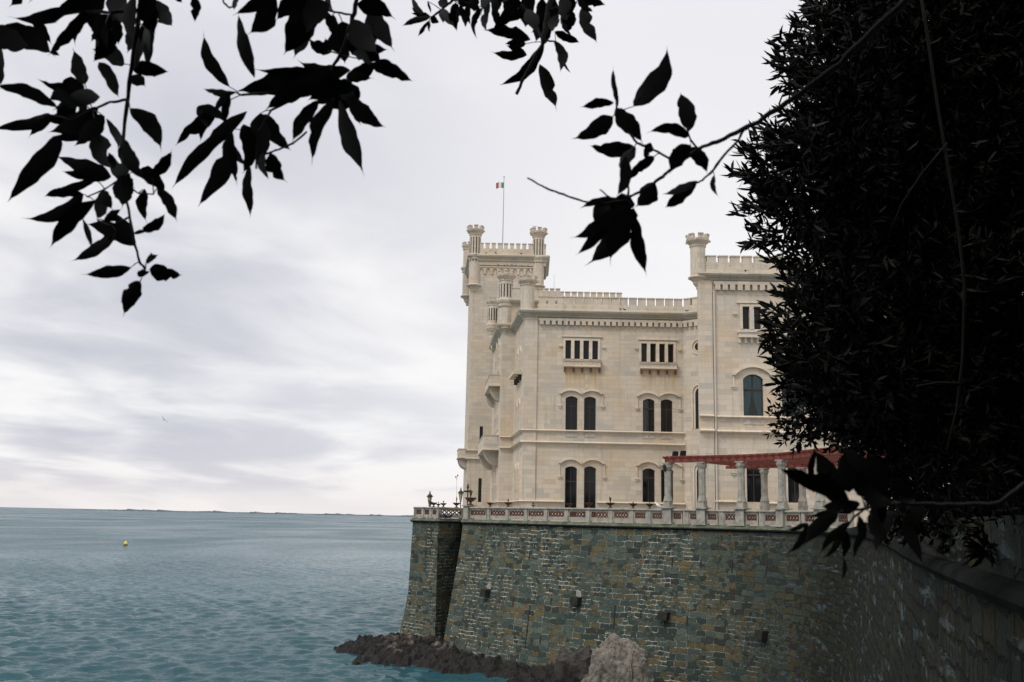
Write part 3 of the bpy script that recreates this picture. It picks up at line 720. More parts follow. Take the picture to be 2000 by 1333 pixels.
def window_glazing(Fm, hole, cols=2, transom=0.66, curtain=None, dark=True, name='window', n=-0.34):
    a, b, c, d = hole; mb = MB(); fw = 0.075
    w = b - a
    Fm.box(mb, a, a + fw, n - 0.06, n + 0.03, c, d); Fm.box(mb, b - fw, b, n - 0.06, n + 0.03, c, d)
    Fm.box(mb, a + fw, b - fw, n - 0.06, n + 0.03, d - fw, d); Fm.box(mb, a + fw, b - fw, n - 0.06, n + 0.03, c, c + fw)
    zt = c + (d - c) * transom if transom else d - fw
    for k in range(1, cols):
        s = a + w * k / cols; Fm.box(mb, s - 0.04, s + 0.04, n - 0.055, n + 0.025, c + fw, d - fw)
    if transom: Fm.box(mb, a + fw, b - fw, n - 0.058, n + 0.04, zt - 0.07, zt + 0.07)
    o = mb.build(name, M['wood_dark'], CA)
    mb = MB(); Fm.box(mb, a + fw, b - fw, n - 0.03, n - 0.015, c + fw, d - fw); mb.build('pane', M['glass_dark'] if dark else M['glass'], o)
    if curtain:
        for sg in (0, 1):
            mb = MB(); pts = []; K = 12
            for lev, (zz, wd) in enumerate(((c + fw + 0.02, 0.17), (c + (zt - c) * 0.35, 0.30), (zt - 0.1, 0.44), (d - 0.1, 0.46))):
                for k in range(K + 1):
                    f = k / K * wd * w; s = (a + fw + f) if sg == 0 else (b - fw - f)
                    pts.append(Fm.pt(s, n - 0.13 - 0.03 * math.sin(k * 2.1), zz))
            mb.add(pts, [(l * (K + 1) + k, l * (K + 1) + k + 1, (l + 1) * (K + 1) + k + 1, (l + 1) * (K + 1) + k) for l in range(3) for k in range(K)])
            mb.build('curtain', M[curtain], o)
        mb = MB(); Fm.box(mb, a - 0.2, b + 0.2, n - 1.2, n - 1.15, c - 0.2, d + 0.2); mb.build('room_shade_sheet', M['gap_shade'], o)  # flat dark sheet standing in for the shade of an unlit room
    return o
def hood(Fm, arches, spring, top, drop, w=0.19):
    """hood mould: segmental arches in a row (s0, s1), legs down to the label stops"""
    mb = MB(); pts = []
    s0, s1 = arches[0][0], arches[-1][1]
    pts.append((s0, drop + 0.1)); pts.append((s0, spring - 0.03))
    for (a, b) in arches:
        hw = (b - a) / 2; rise = top - spring; rr = (hw * hw + rise * rise) / (2 * rise); cz = top - rr
        for k in range(13):
            s = a + (b - a) * k / 12; pts.append((s, cz + math.sqrt(max(0, rr * rr - (s - (a + b) / 2) ** 2))))
    pts.append((s1, spring - 0.03)); pts.append((s1, drop + 0.1))
    # only the outer legs are thin
    Fm.ribbon(mb, pts[1:-1], w, 0.0, 0.26); Fm.ribbon(mb, [pts[0], (s0, spring - 0.09)], w * 0.6, 0.0, 0.10); Fm.ribbon(mb, [(s1, spring - 0.09), pts[-1]], w * 0.6, 0.0, 0.10)
    for s in (s0, s1):
        Fm.box(mb, s - 0.19, s + 0.19, 0, 0.22, drop + 0.02, drop + 0.14); Fm.box(mb, s - 0.11, s + 0.11, 0, 0.15, drop - 0.14, drop + 0.018)
    mb.build('hood_mould', M['trim'], CA)
def hole_px(Fm, x0, x1, y0, y1):
    a, z1 = Fm.px(x0, y0); b, _ = Fm.px(x1, y0); _, z0 = Fm.px(x0, y1); return (a, b, z0, z1)
def string_course(path, z, out=0.16, h=0.26, name='string_course', m='trim'):
    mb = MB(); mb.sweep(path, [(-0.1, z - h * 0.5), (out * 0.25, z - h * 0.5), (out * 1.45, z - h * 0.1), (out * 1.5, z), (out * 0.9, z + h * 0.35), (0.0, z + h * 0.6), (-0.1, z + h * 0.6)]); mb.build(name, M[m], CA)
def cornice(path, z0, z1, out=0.62):
    h = z1 - z0; mb = MB()
    mb.sweep(path, [(-0.2, z0), (0.10, z0), (0.16, z0 + 0.10 * h), (0.12, z0 + 0.2 * h), (0.30, z0 + 0.34 * h), (out * 0.86, z0 + 0.52 * h), (out, z0 + 0.72 * h), (out * 0.93, z0 + 0.9 * h), (out * 0.6, z1), (-0.2, z1)])
    mb.build('cornice', M['moulding'], CA)
def parapet(path, z0, zs, zt, pitch, gap, thick=0.45, name='battlement'):
    """parapet wall with merlons, caps slightly proud"""
    mb = MB()
    for i in range(len(path) - 1):
        Fm = Frame(path[i], path[i + 1]); L = Fm.L
        Fm.box(mb, 0, L, -thick, 0.0, z0, zs)
        n = max(1, round(L / pitch)); p = L / n
        for k in range(n):
            a = k * p + gap / 2; b = (k + 1) * p - gap / 2
            Fm.box(mb, a, b, -thick + 0.004, -0.004, zs, zt - 0.10); Fm.box(mb, a - 0.05, b + 0.05, -thick - 0.05, 0.06, zt - 0.10, zt)
            Fm.box(mb, k * p - 0.05, k * p + 0.05, -0.01, 0.05, zs - 0.30, zs - 0.2)
    mb.build(name, M['limestone'], CA)
def dentils(Fm, s0, s1, z0, z1, pitch, n=0.34, frieze=True, m='limestone'):
    mb = MB(); k = max(1, round((s1 - s0) / pitch)); p = (s1 - s0) / k
    for i in range(k): Fm.box(mb, s0 + i * p + p * 0.17, s0 + (i + 1) * p - p * 0.17, 0.0, n, z0, z1)
    Fm.box(mb, s0, s1, 0.0, n + 0.004, z1, z1 + 0.25)
    mb.build('dentil_frieze', M[m], CA)
def turret(px, Y, y_crown_top, y_crown_bot, y_base, r, corbel_y=None, slits=True, off=(0, 0), crown_r=None, ring_y=None, m='limestone'):
    """round corner turret: shaft, flared crown with merlons, corbelled foot"""
    p = at(px, (y_crown_bot + y_base) / 2, Y); zt = at(px, y_crown_top, Y).z; zb = at(px, y_crown_bot, Y).z; z0 = at(px, y_base, Y).z
    c = (p.x + off[0], p.y + off[1], 0); cr = crown_r or r * 1.38; mb = MB(); h = zt - zb
    mb.lathe([(r, z0), (r, zb)], c, 20)
    mb.lathe([(r * 1.0, zb - 0.02), (r * 1.10, zb), (r * 1.12, zb + 0.10), (r * 1.02, zb + 0.14), (cr * 0.93, zb + h * 0.42), (cr * 0.97, zb + h * 0.52), (cr * 0.90, zb + h * 0.56), (cr * 0.93, zb + h * 0.62)], c, 20)
    nm = 7
    for k in range(nm):
        a0 = 2 * math.pi * (k + 0.08) / nm; a1 = 2 * math.pi * (k + 0.64) / nm
        for (ri, ro, za, zc) in ((cr * 0.62, cr * 0.93, zb + h * 0.60, zt - h * 0.10), (cr * 0.58, cr * 1.0, zt - h * 0.10, zt)):
            q = []; K = 4
            for zz in (za, zc):
                for rr in (ri, ro):
                    for j in range(K + 1):
                        a = a0 + (a1 - a0) * j / K; q.append((c[0] + rr * math.cos(a), c[1] + rr * math.sin(a), zz))
            n = K + 1; fs = []
            for j in range(K):
                fs += [(j, j + 1, n + j + 1, n + j), (2 * n + j, 3 * n + j, 3 * n + j + 1, 2 * n + j + 1), (n + j, n + j + 1, 3 * n + j + 1, 3 * n + j), (j, 2 * n + j, 2 * n + j + 1, j + 1)]
            fs += [(0, n, 3 * n, 2 * n), (K, 2 * n + K, 3 * n + K, n + K)]
            mb.add(q, fs)
        am = 2 * math.pi * (k + 0.86) / nm; ca, sa = math.cos(am), math.sin(am)
        T = lambda v, ca=ca, sa=sa: Vector((c[0] + v.x * ca - v.y * sa, c[1] + v.x * sa + v.y * ca, v.z))
        mb.box(cr * 0.9, cr * 1.06, -0.08, 0.08, zb + h * 0.40, zb + h * 0.55, T=T)
    if corbel_y:
        zk = at(px, corbel_y, Y).z; hh = z0 - zk
        mb.lathe([(r * 0.12, zk), (r * 0.3, zk + 0.12 * hh), (r * 0.26, zk + 0.2 * hh), (r * 0.62, zk + 0.45 * hh), (r * 0.68, zk + 0.52 * hh), (r * 0.64, zk + 0.58 * hh), (r * 0.98, zk + 0.78 * hh), (r * 1.28, zk + 0.86 * hh), (r * 1.34, zk + 0.93 * hh), (r * 1.2, z0 + 0.02), (r * 0.9, z0 + 0.05)], c, 20)
    if ring_y:
        for (ya, yb) in ring_y:
            za = at(px, yb, Y).z; zb_ = at(px, ya, Y).z; hh = zb_ - za
            mb.lathe([(r * 0.9, za), (r * 1.12, za), (r * 1.16, za + 0.2 * hh), (r * 1.12, za + 0.3 * hh), (r * 1.3, za + 0.5 * hh), (r * 1.42, za + 0.75 * hh), (r * 1.34, za + 0.95 * hh), (r * 1.0, zb_)], c, 20)
    o = mb.build('turret', M[m], CA)
    for p_ in o.data.polygons: p_.use_smooth = False
    if slits:
        mb = MB()
        for k in range(12):
            a = 2 * math.pi * (k + 0.5) / 12; ca, sa = math.cos(a), math.sin(a)
            T = lambda v, ca=ca, sa=sa: Vector((c[0] + v.x * ca - v.y * sa, c[1] + v.x * sa + v.y * ca, v.z))
            mb.box(r * 0.9, r * 1.012, -0.06, 0.06, zb - (zb - z0) * 0.55 if slits == 'short' else z0 + (zb - z0) * 0.25, zb - 0.35, T=T)
        mb.build('arrow_slits', M['gap_shade'], o)
    return c

# ---- main front (between the corner pilaster and the re-entrant chamfer)
holes = []; glaz = []
mbW = MB()
g1 = [hole_px(FW, 1104, 1127, 911, 1016), hole_px(FW, 1141, 1164, 911, 1016), hole_px(FW, 1255, 1279, 915, 981), hole_px(FW, 1291, 1315, 915, 981)]
g2 = [hole_px(FW, 1105, 1128, 774, 840), hole_px(FW, 1141, 1164, 775, 841), hole_px(FW, 1255.5, 1278.5, 779, 845), hole_px(FW, 1290.5, 1313.5, 780, 846)]
g3 = [hole_px(FW, x, x + 11, y, y + 36) for x, y in ((1104.5, 665), (1122, 665.5), (1139.5, 666), (1157, 666.5), (1252.5, 671), (1270, 671.5), (1287.5, 672), (1304.5, 672.5))]
g1[0] = (*g1[0][:2], ZF + 0.05, g1[0][3]); g1[1] = (*g1[1][:2], ZF + 0.05, g1[1][3])
holes = g1 + g2 + g3
# clip the pilaster: FW starts at the corner; the pilaster is a slightly proud strip
s_pil = FW.px(1047.5, 800)[0]
FW.wall(mbW, ZF - 0.1, Z_COR0 + 0.3, holes, n=0.0)
for h_ in g1 + g2: FW.arch_fill(mbW, h_[0], h_[1], h_[3], 0.22)
FW.box(mbW, 0.0, s_pil, -0.3, 0.14, ZF - 0.1, Z_COR0 + 0.2)
# recessed upper wall frame: the frieze and reveal over the windows
FWL.wall(mbW, ZF - 0.1, Z_COR0 + 0.3, [], 0, FWL.L)
FC.wall(mbW, ZF - 0.1, Z_COR0 + 0.3, [])
FCR.wall(mbW, ZF - 0.1, Z_COR0 + 4.0, [])
FB.wall(mbW, ZF - 0.1, at(990, 600, YB).z - 3.0, [])
FBL.wall(mbW, ZF - 0.1, at(990, 640, YB).z, [])
Frame((P_b0[0] - 0.9, P_b0[1] + 13), P_b0).wall(mbW, at(990, 642, YB).z, at(990, 600, YB).z - 3.0, [])
# right wing
def RZ(py): return FR.px(1450, py)[1]
rg3 = [hole_px(FR, 1450, 1463.5, 599, 643), hole_px(FR, 1472, 1486, 599.5, 643.5)]
rg2 = [hole_px(FR, 1451, 1490.5, 731, 812), hole_px(FR, 1526, 1566, 733, 814)]
rg1 = [hole_px(FR, 1458, 1488, 905, 981), hole_px(FR, 1538, 1568, 906, 982)]
FR.wall(mbW, ZF - 0.1, RZ(548), rg3 + rg2 + rg1)
for h_ in rg2: FR.arch_fill(mbW, h_[0], h_[1], h_[3], 0.42)
for h_ in rg1: FR.arch_fill(mbW, h_[0], h_[1], h_[3], 0.3)
s_rp = FR.px(1392, 700)[0]
FR.box(mbW, 0.0, s_rp, -0.3, 0.16, ZF - 0.1, RZ(550))
# unseen sides and the roofs
bk = [(P_r1[0], P_r1[1]), (P_r1[0] + 1, 140), (P_b2[0] + 3, 140), P_b2]
for a, b in zip(bk, bk[1:]): Frame(a, b).wall(mbW, ZF - 0.1, Z_COR0, [])
_m, _nt, _b, _g = mk_limestone('limestone_main', (1.0, 0.99, 0.972))
def uvx(px, py):
    s_, z_ = FW.px(px, py); q = FW.pt(s_, 0, z_); n_ = FW.nn; return q.x * -n_.y + q.y * n_.x, z_
_u0, _z0 = uvx(1102, 724); _u1, _ = uvx(1172, 724); _u2, _z1 = uvx(1251, 729); _u3, _ = uvx(1320, 729)
stains(_m, _g, _b, [(_u0, _u1, _z0, 2.6), (_u2, _u3, _z1, 2.6)])
mbW.build('wall', _m, CA)
mbR = MB()
mbR.add([(P_w0[0], P_w0[1] + .3, Z_COR1), (P_c1[0], P_w1[1] + .3, Z_COR1), (P_c1[0] + 16, 139, Z_COR1), (P_b2[0] + 1, 139, Z_COR1), (P_b1[0] + .4, P_b1[1] + .5, Z_COR1)], [(0, 1, 2, 3, 4)])
mbR.add([(P_r0[0] + .2, P_r0[1] + .4, RZ(530)), (P_r1[0], P_r1[1] + .4, RZ(530)), (P_r1[0], 118, RZ(530)), (P_r0[0] + 8, 118, RZ(530))], [(0, 1, 2, 3)])
mbR.build('roof', M['roof'], CA)
# glazing
for i, h_ in enumerate(g1): window_glazing(FW, h_, 2, 0.72)
for i, h_ in enumerate(g2): window_glazing(FW, h_, 2, 0.70, dark=i < 2, curtain=None if i < 2 else 'curtain_red')
for h_ in g3: window_glazing(FW, h_, 1, None)
for h_ in rg3: window_glazing(FR, h_, 1, None)
for h_ in rg2: window_glazing(FR, h_, 2, 0.63, dark=False, curtain='curtain')
for h_ in rg1: window_glazing(FR, h_, 2, 0.7)
# hoods
def hood_px(Fm, xs, y_sp, y_top, y_drop):
    ar = [(Fm.px(a, y_sp)[0], Fm.px(b, y_sp)[0]) for a, b in zip(xs, xs[1:])]
    hood(Fm, ar, Fm.px(xs[0], y_sp)[1], Fm.px(xs[0], y_top)[1], Fm.px(xs[0], y_drop)[1])
hood_px(FW, (1094, 1136, 1177), 769, 761.5, 794); hood_px(FW, (1244.5, 1286, 1328), 774, 766.5, 799)
hood_px(FW, (1093, 1136, 1180), 905, 896, 932); hood_px(FW, (1244, 1288, 1331), 910, 901, 937)
hood_px(FR, (1432.5, 1508, 1584), 733, 715.5, 757); hood_px(FR, (1432, 1512, 1592), 903, 886, 925)
# square-headed label over the four-light windows, stone mullion frames, rusty sills on brackets
def four_light(Fm, x0, x1, yh, ysill0, ysill1, lights, ytop, ybot, studs, rusty=True):
    mb = MB(); a, z = Fm.px(x0, yh); b, _ = Fm.px(x1, yh)
    Fm.box(mb, a, b, 0, 0.17, z - 0.07, z + 0.07)
    Fm.box(mb, a + 0.35, b - 0.35, 0, 0.05, z - 0.32, z - 0.24)
    mb.build('label_mould', M['trim'], CA)
    mb = MB(); s0 = lights[0][0] - 0.24; s1 = lights[-1][1] + 0.24; zt = lights[0][3]; zb = lights[0][2]
    Fm.box(mb, s0, s1, 0.0, 0.07, zt + 0.002, zt + 0.2); Fm.box(mb, s0, lights[0][0] - 0.004, 0.0, 0.068, zb, zt); Fm.box(mb, lights[-1][1] + 0.004, s1, 0.0, 0.068, zb, zt)
    for p, q in zip(lights, lights[1:]): Fm.box(mb, p[1] + 0.004, q[0] - 0.004, 0.0, 0.068, zb, zt)
    mb.build('stone_surround', M['trim'], CA)
    mb = MB(); c, zz0 = Fm.px(x0 + 4, ysill1); d, _ = Fm.px(x1 - 4, ysill1); _, zz1 = Fm.px(x0 + 4, ysill0)
    Fm.box(mb, c, d, 0, 0.40, zz0 + 0.16, zz1 - 0.12)
    Fm.box(mb, c - 0.08, d + 0.08, 0, 0.50, zz1 - 0.12, zz1); Fm.box(mb, c - 0.05, d + 0.05, 0, 0.48, zz0 + 0.02, zz0 + 0.158)
    sill = mb.build('window_ledge', M['trim'], CA)
    n = 5
    for k in range(n):
        mb = MB(); s = c + 0.08 + (d - c - 0.16) * k / (n - 1)
        Fm.prism(mb, [(s - 0.09, zz0 - 0.42), (s + 0.09, zz0 - 0.42), (s + 0.09, zz0 + 0.02), (s - 0.09, zz0 + 0.02)], 0.0, 0.22)
        mb.build('bracket', M['rust'] if rusty else M['trim'], sill)
    if rusty:
        mb = MB(); Fm.box(mb, c - 0.051, d + 0.051, 0.481, 0.486, zz0 + 0.03, zz0 + 0.1); Fm.box(mb, c - .09, d + .09, 0.5, 0.505, zz1 - 0.06, zz1 - 0.02); mb.build('rust_band', M['rust'], sill)
        mb = MB(); k = 9
        for i in range(k): Fm.box(mb, c + 0.12 + (d - c - 0.24) * i / k, c + 0.05 + (d - c - 0.24) * (i + 0.75) / k, 0.40, 0.415, zz0 + 0.32 + .06 * (i % 2), zz1 - 0.3); 
        mb.build('carved_band', M['carved'], sill)
    for (x, y) in studs:
        mb = MB(); s, z = Fm.px(x, y); Fm.box(mb, s - 0.16, s + 0.16, 0, 0.2, z + 0.01, z + 0.12); Fm.box(mb, s - 0.1, s + 0.1, 0, 0.14, z - 0.1, z + 0.008)
        mb.build('label_stop', M['trim'], CA)
four_light(FW, 1097.5, 1176.5, 657, 704, 719, g3[:4], 665, 701, ((1095, 677), (1179, 680.5)))
four_light(FW, 1246.5, 1324.5, 663, 709.5, 723, g3[4:], 671, 707, ((1242.5, 682), (1327.5, 685)))
four_light(FR, 1438, 1496.5, 591, 648.5, 661, rg3, 599, 643, ((1435, 615), (1500, 617)), rusty=False)
# relief panels under the first-floor windows
for h_ in g2:
    w = h_[1] - h_[0]; mb = MB(); FW.box(mb, h_[0], h_[1], 0.0, 0.03, Z_S2 - 0.62, Z_S2 - 0.14)
    for k in (0, 1): FW.box(mb, h_[0] + .06 + k * w / 2, h_[0] + (k + 1) * w / 2 - .06, 0.03, 0.08, Z_S2 - 0.55, Z_S2 - 0.2)
    mb.build('relief_panel', M['carved'], CA)
mb = MB(); h_ = rg2[0]; FR.box(mb, h_[0], h_[1], 0.0, 0.05, RZ(829.5), RZ(820)); 
for k in range(6):
    a = h_[0] + (h_[1] - h_[0]) * k / 6; FR.prism(mb, [(a + .05, RZ(828)), (a + .2, RZ(821)), (a + .27, RZ(823)), (a + .12, RZ(829))], 0.05, 0.09)
mb.build('relief_panel', M['carved'], CA)
# string courses and plinths
pil = lambda Fm, s, n: Fm.pt(s, n, 0).to_2d()
front = [P_w0, pil(FW, s_pil, 0.0)]
pathW = [tuple(Frame(P_b1, P_w0).pt(0, 0, 0).to_2d()), pil(FW, 0, 0.14), pil(FW, s_pil, 0.14), pil(FW, s_pil + 0.02, 0.0), P_w1, P_c1]
pathB = [P_b2, P_b0, P_b1]
cham = [P_w1, P_c1]
for z, nm in ((Z_S1, 'string_course'), (Z_S2, 'string_course')):
    string_course([P_b0, P_b1, P_w0, P_w1], z, 0.26 if z == Z_S1 else 0.22, 0.26 if z == Z_S1 else 0.2)
d1 = g1[0][0] - 0.12; d2 = g1[1][1] + 0.12
string_course([P_b1, P_w0, pil(FW, d1, 0)], Z_PL, 0.24, 0.2, 'plinth_moulding'); string_course([pil(FW, d2, 0), P_w1], Z_PL, 0.2, 0.2, 'plinth_moulding')
string_course([P_b2, P_b0, P_b1], Z_PL, 0.2, 0.2, 'plinth_moulding')
fr_end = pil(FR, FR.L - 0.1, 0)
string_course([pil(FR, -0.0, 0.16), pil(FR, s_rp, 0.16)], RZ(843.5), 0.30, 0.3); string_course([pil(FR, s_rp + .25, 0), fr_end], RZ(844.5), 0.30, 0.3)
string_course([pil(FR, -0.0, 0.16), pil(FR, s_rp, 0.16)], RZ(814.5), 0.22, 0.2); string_course([pil(FR, s_rp + .25, 0), fr_end], RZ(815.5), 0.22, 0.2)
string_course([pil(FR, s_rp + .02, 0), pil(FR, rg1[0][0] - .1, 0)], RZ(981), 0.2, 0.2, 'plinth_moulding'); string_course([pil(FR, rg1[0][1] + .1, 0), pil(FR, rg1[1][0] - .1, 0)], RZ(982.5), 0.2, 0.2, 'plinth_moulding')
# friezes, cornices, battlements
dentils(FW, FW.px(1052, 630)[0], FW.L - 0.05, Z_DEN0, Z_DEN1, 0.605)
dentils(FC, 0.1, FC.L, Z_DEN0, Z_DEN1, 0.605)
dentils(FR, FR.px(1393.5, 563)[0], FR.L - 1, RZ(568.5), RZ(558), 0.64)
cornice([pil(FWL, 0.1, 0), pil(FW, 0, 0.14), pil(FW, FW.L, 0.12), P_c1], Z_COR0, Z_COR1, 0.66)
cornice([P_b2, P_b0, P_b1], at(990, 647, YB).z, at(990, 632, YB).z, 0.62)
cornice([(P_b0[0] + .0, P_b0[1] + 0), (P_b0[0] + 6.5, P_b0[1])], at(990, 598, YB).z, at(990, 584, YB).z, 0.55)
cornice([P_r0, pil(FR, FR.L - 0.1, 0.1)], RZ(549), RZ(534.5), 0.66)
parapet([pil(FW, s_pil, 0.0), P_w1, P_c1], Z_COR1, Z_SLOT, Z_TOP, 0.955, 0.2)
parapet([pil(FWL, 0.2, 0), pil(FW, 0.4, 0.0)], Z_COR1, Z_SLOT, Z_TOP, 0.955, 0.2)
parapet([pil(FR, FR.px(1378, 520)[0], 0.0), fr_end], RZ(535), RZ(513), RZ(500), 1.04, 0.24)
zb0 = at(990, 600, YB).z
parapet([P_b0, (P_b0[0] + 6.5, P_b0[1])], zb0 - 3, at(1008, 570, YB).z, at(1008, 562, YB).z, 0.62, 0.22)
Frame((P_b0[0] - 1.0, P_b0[1] + 12), P_b0)
parapet([(P_b0[0] - 0.9, P_b0[1] + 13), P_b0], zb0 - 3, at(1008, 570, YB).z, at(1008, 562, YB).z, 0.62, 0.22)
YF = 122.0                                 # battlements of the rear block, seen over the front parapet
pf = [at(1040, 575, YF).to_2d(), at(1216, 575, YF).to_2d()]
parapet(pf, Z_COR1 - 1, at(1100, 579.5, YF).z, at(1100, 569.5, YF).z, 13.1 / FPX * YF, 0.21)
mb = MB(); Frame(pf[0], pf[1]).box(mb, 0, 11, -9, -0.5, Z_COR1 - 1, at(1100, 581, YF).z); mb.build('rear_block', M['limestone'], CA)
# turrets
turret(1030.5, YW, 540, 557.5, 612, 0.72, 634, False, off=(0, 0.45), crown_r=1.06)
turret(988, YB, 530, 549, 592, 0.72, None, 'yes', off=(0, 0.35), crown_r=1.10, ring_y=((584, 599),))
turret(988, YB, 546, 556, 640, 0.70, 662, False, off=(0, 0.36), crown_r=0.70)
turret(965, 121, 582, 597, 636, 0.62, 684, 'yes', off=(-0.15, 0.4), crown_r=0.90, ring_y=((632, 646),))
turret(1362, YR, 458.5, 482, 540, 0.66, 566, False, off=(0.1, 0.30), crown_r=1.06)
# niche arches on the chamfer and a round drain pipe on the right wing
def niche(Fm, s, z0, z1, w, arch=True):
    mb = MB(); pts = [(s - w / 2, z0)] if arch else []
    K = 14; zc = z1 - w / 2
    if arch: pts += [(s - w / 2 * math.cos(math.pi * k / K), zc + w / 2 * math.sin(math.pi * k / K)) for k in range(K + 1)] + [(s + w / 2, z0)]
    else: pts = [(s - w / 2 * math.cos(2 * math.pi * k / 20), zc + w / 2 * math.sin(2 * math.pi * k / 20)) for k in range(21)]
    Fm.ribbon(mb, pts, 0.14, 0, 0.12); mb.build('arch_mould', M['trim'], CA)
    mb = MB(); q = [(s + (a - s) * 0.62, z0 + (b - z0) * (0.93 if arch else 1) if arch else zc + (b - zc) * 0.62) for a, b in pts]
    Fm.prism(mb, q if arch else q[:-1], 0.006, 0.03); o = mb.build('niche_window', M['glass_dark'], CA)
    mb = MB(); Fm.ribbon(mb, q if arch else q, 0.1, 0.0, 0.07); mb.build('stone_rim', M['trim'], o)
zc = lambda py: Frame(P_w1, P_c1).px(1356, py)[1]
sN = FC.px(1366, 800)[0]
niche(FC, sN, zc(706), zc(664), 1.5, False); niche(FC, sN, zc(838), zc(752), 1.5); niche(FC, sN, ZF + 0.1, zc(905), 1.3)
mb = MB(); s, z = FR.px(1395.5, 700)
for za, zb_ in ((RZ(568), RZ(817)), (RZ(812), RZ(846)), (RZ(843), ZF)): pass
mb.tube([FR.pt(s, 0.14, RZ(570)), FR.pt(s, 0.14, ZF)], 0.08, 8); mb.build('drainpipe', M['pipe'], CA)
# left-hand return: narrow traceried windows, little iron balcony, wing ledge
def narrow_lights(Fm, s_list, w, z0, z1):
    for s in s_list:
        mb = MB(); Fm.prism(mb, [(s - w / 2, z0), (s + w / 2, z0), (s + w / 2, z1 - w * 0.7), (s, z1), (s - w / 2, z1 - w * 0.7)], 0.004, 0.02)
        o = mb.build('narrow_window', M['glass_dark'], CA)
        mb = MB(); Fm.ribbon(mb, [(s - w / 2, z0), (s - w / 2, z1 - w * 0.7), (s, z1), (s + w / 2, z1 - w * 0.7), (s + w / 2, z0)], 0.22, 0, 0.16)
        Fm.box(mb, s - w / 2, s + w / 2, 0, 0.14, z0 + (z1 - z0) * 0.45, z0 + (z1 - z0) * 0.45 + 0.16); mb.build('stone_surround', M['trim'], o)
Lw = FWL.L
narrow_lights(FWL, [Lw * 0.42, Lw * 0.66], 0.95, FW.px(1022, 975)[1], FW.px(1022, 902)[1])
narrow_lights(FWL, [Lw * 0.42, Lw * 0.66], 0.95, Z_S2 + 0.2, FW.px(1022, 772)[1])
narrow_lights(FWL, [Lw * 0.45, Lw * 0.68], 0.8, FW.px(1022, 716)[1], FW.px(1022, 668)[1])
mb = MB(); zz = FW.px(1022, 726)[1]; FWL.box(mb, Lw * .32, Lw * .80, 0, 0.9, zz, zz + 0.32); mb.build('small_balcony', M['trim'], CA); mb = MB()
for k in range(3):
    mb = MB(); FWL.box(mb, Lw * (.34 + .2 * k), Lw * (.36 + .2 * k) + .05, 0, 0.35, zz - 0.6, zz); mb.build('bracket', M['wood_dark'], bpy.data.objects['small_balcony'])
Lb = FBL.L
narrow_lights(FBL, [Lb * .45, Lb * .62, Lb * .79], 1.4, at(970, 985, 116).z, at(970, 905, 116).z)
narrow_lights(FBL, [Lb * .45, Lb * .62, Lb * .79], 1.4, at(970, 846, 116).z, at(970, 780, 116).z)
narrow_lights(FBL, [Lb * .50, Lb * .72], 1.6, at(970, 735, 116).z, at(970, 665, 116).z)
def balcony(Fm, s0, s1, out, zf, zt, zk, m='trim'):
    mb = MB(); Fm.box(mb, s0, s1, 0, out, zf - 0.22, zf); Fm.box(mb, s0 - .1, s1 + .1, 0, out + 0.12, zf - 0.36, zf - 0.222)
    o = mb.build('balcony', M[m], CA)
    mb = MB(); Fm.box(mb, s0, s1, out - 0.14, out, zf, zt); Fm.box(mb, s0, s0 + 0.14, 0, out - 0.142, zf, zt); Fm.box(mb, s1 - 0.14, s1, 0, out - 0.142, zf, zt)
    Fm.box(mb, s0 - 0.06, s1 + 0.06, 0, out + 0.06, zt, zt + 0.12); mb.build('parapet', M['limestone'], o)
    for f in (0.12, 0.88):
        s = s0 + (s1 - s0) * f; pts = []
        K = 8; prof = [(0.0, zf - 0.36)] + [(out * (1 - 0.0) * math.cos(math.pi / 2 * k / K) * 0.95, zf - 0.36 - (zf - 0.36 - zk) * math.sin(math.pi / 2 * k / K)) for k in range(K + 1)]
        mb = MB(); vs = [Fm.pt(s + d_, n_, z_) for d_ in (-0.3, 0.3) for n_, z_ in prof]; n = len(prof)
        mb.add(vs, [tuple(range(n)), tuple(reversed(range(n, 2 * n)))] + [(i, (i + 1) % n, n + (i + 1) % n, n + i) for i in range(n)])
        mb.build('bracket', M['moulding'], o)
balcony(FBL, Lb * 0.28, Lb * 0.90, 1.15, at(970, 753, 113).z, at(970, 738, 113).z, at(970, 786, 113).z)
balcony(FBL, Lb * 0.10, Lb * 0.92, 1.7, at(970, 876, 113).z, at(970, 855, 113).z, at(970, 912, 113).z)
# ---- the tower
P_t0 = (U(919, 700) * YT, YT); P_t1 = (U(1062, 560) * YT, YT)
FT = Frame(P_t0, P_t1)
P_tl = (P_t0[0] - 0.95, YT + 10)
FTL = Frame(P_tl, P_t0)
mb = MB(); tz = lambda py: FT.px(985, py)[1]
slit = [hole_px(FT, 937.0, 943.5, 833, 879), hole_px(FT, 934.5, 941.0, 934.5, 981)]
FT.wall(mb, ZF - 0.1, tz(520), slit, depth=0.8); FTL.wall(mb, ZF - 0.1, tz(520), [])
for a, b in zip([P_t1, (P_t1[0] + .2, YT + 10)], [(P_t1[0] + .2, YT + 10), P_tl]): Frame(a, b).wall(mb, ZF - 0.1, tz(520), [])
FT.box(mb, 0.9, FT.L - 0.9, -9.5, 0.0, tz(520), tz(507))
FT.box(mb, -0.25, FT.L + 0.25, -10.0, 0.22, tz(519.5), tz(507.5))
mb.build('tower_wall', M['tower_stone'], CA)
for h_ in slit:
    mb = MB(); FT.box(mb, h_[0], h_[1], -0.6, -0.55, h_[2], h_[3]); mb.build('slit_window', M['glass_dark'], CA)
tpath = [tuple(FTL.pt(0, 0, 0).to_2d()), P_t0, P_t1, (P_t1[0] + .2, YT + 10)]
mbT = MB(); z0, z1 = tz(512), tz(499); hh = z1 - z0
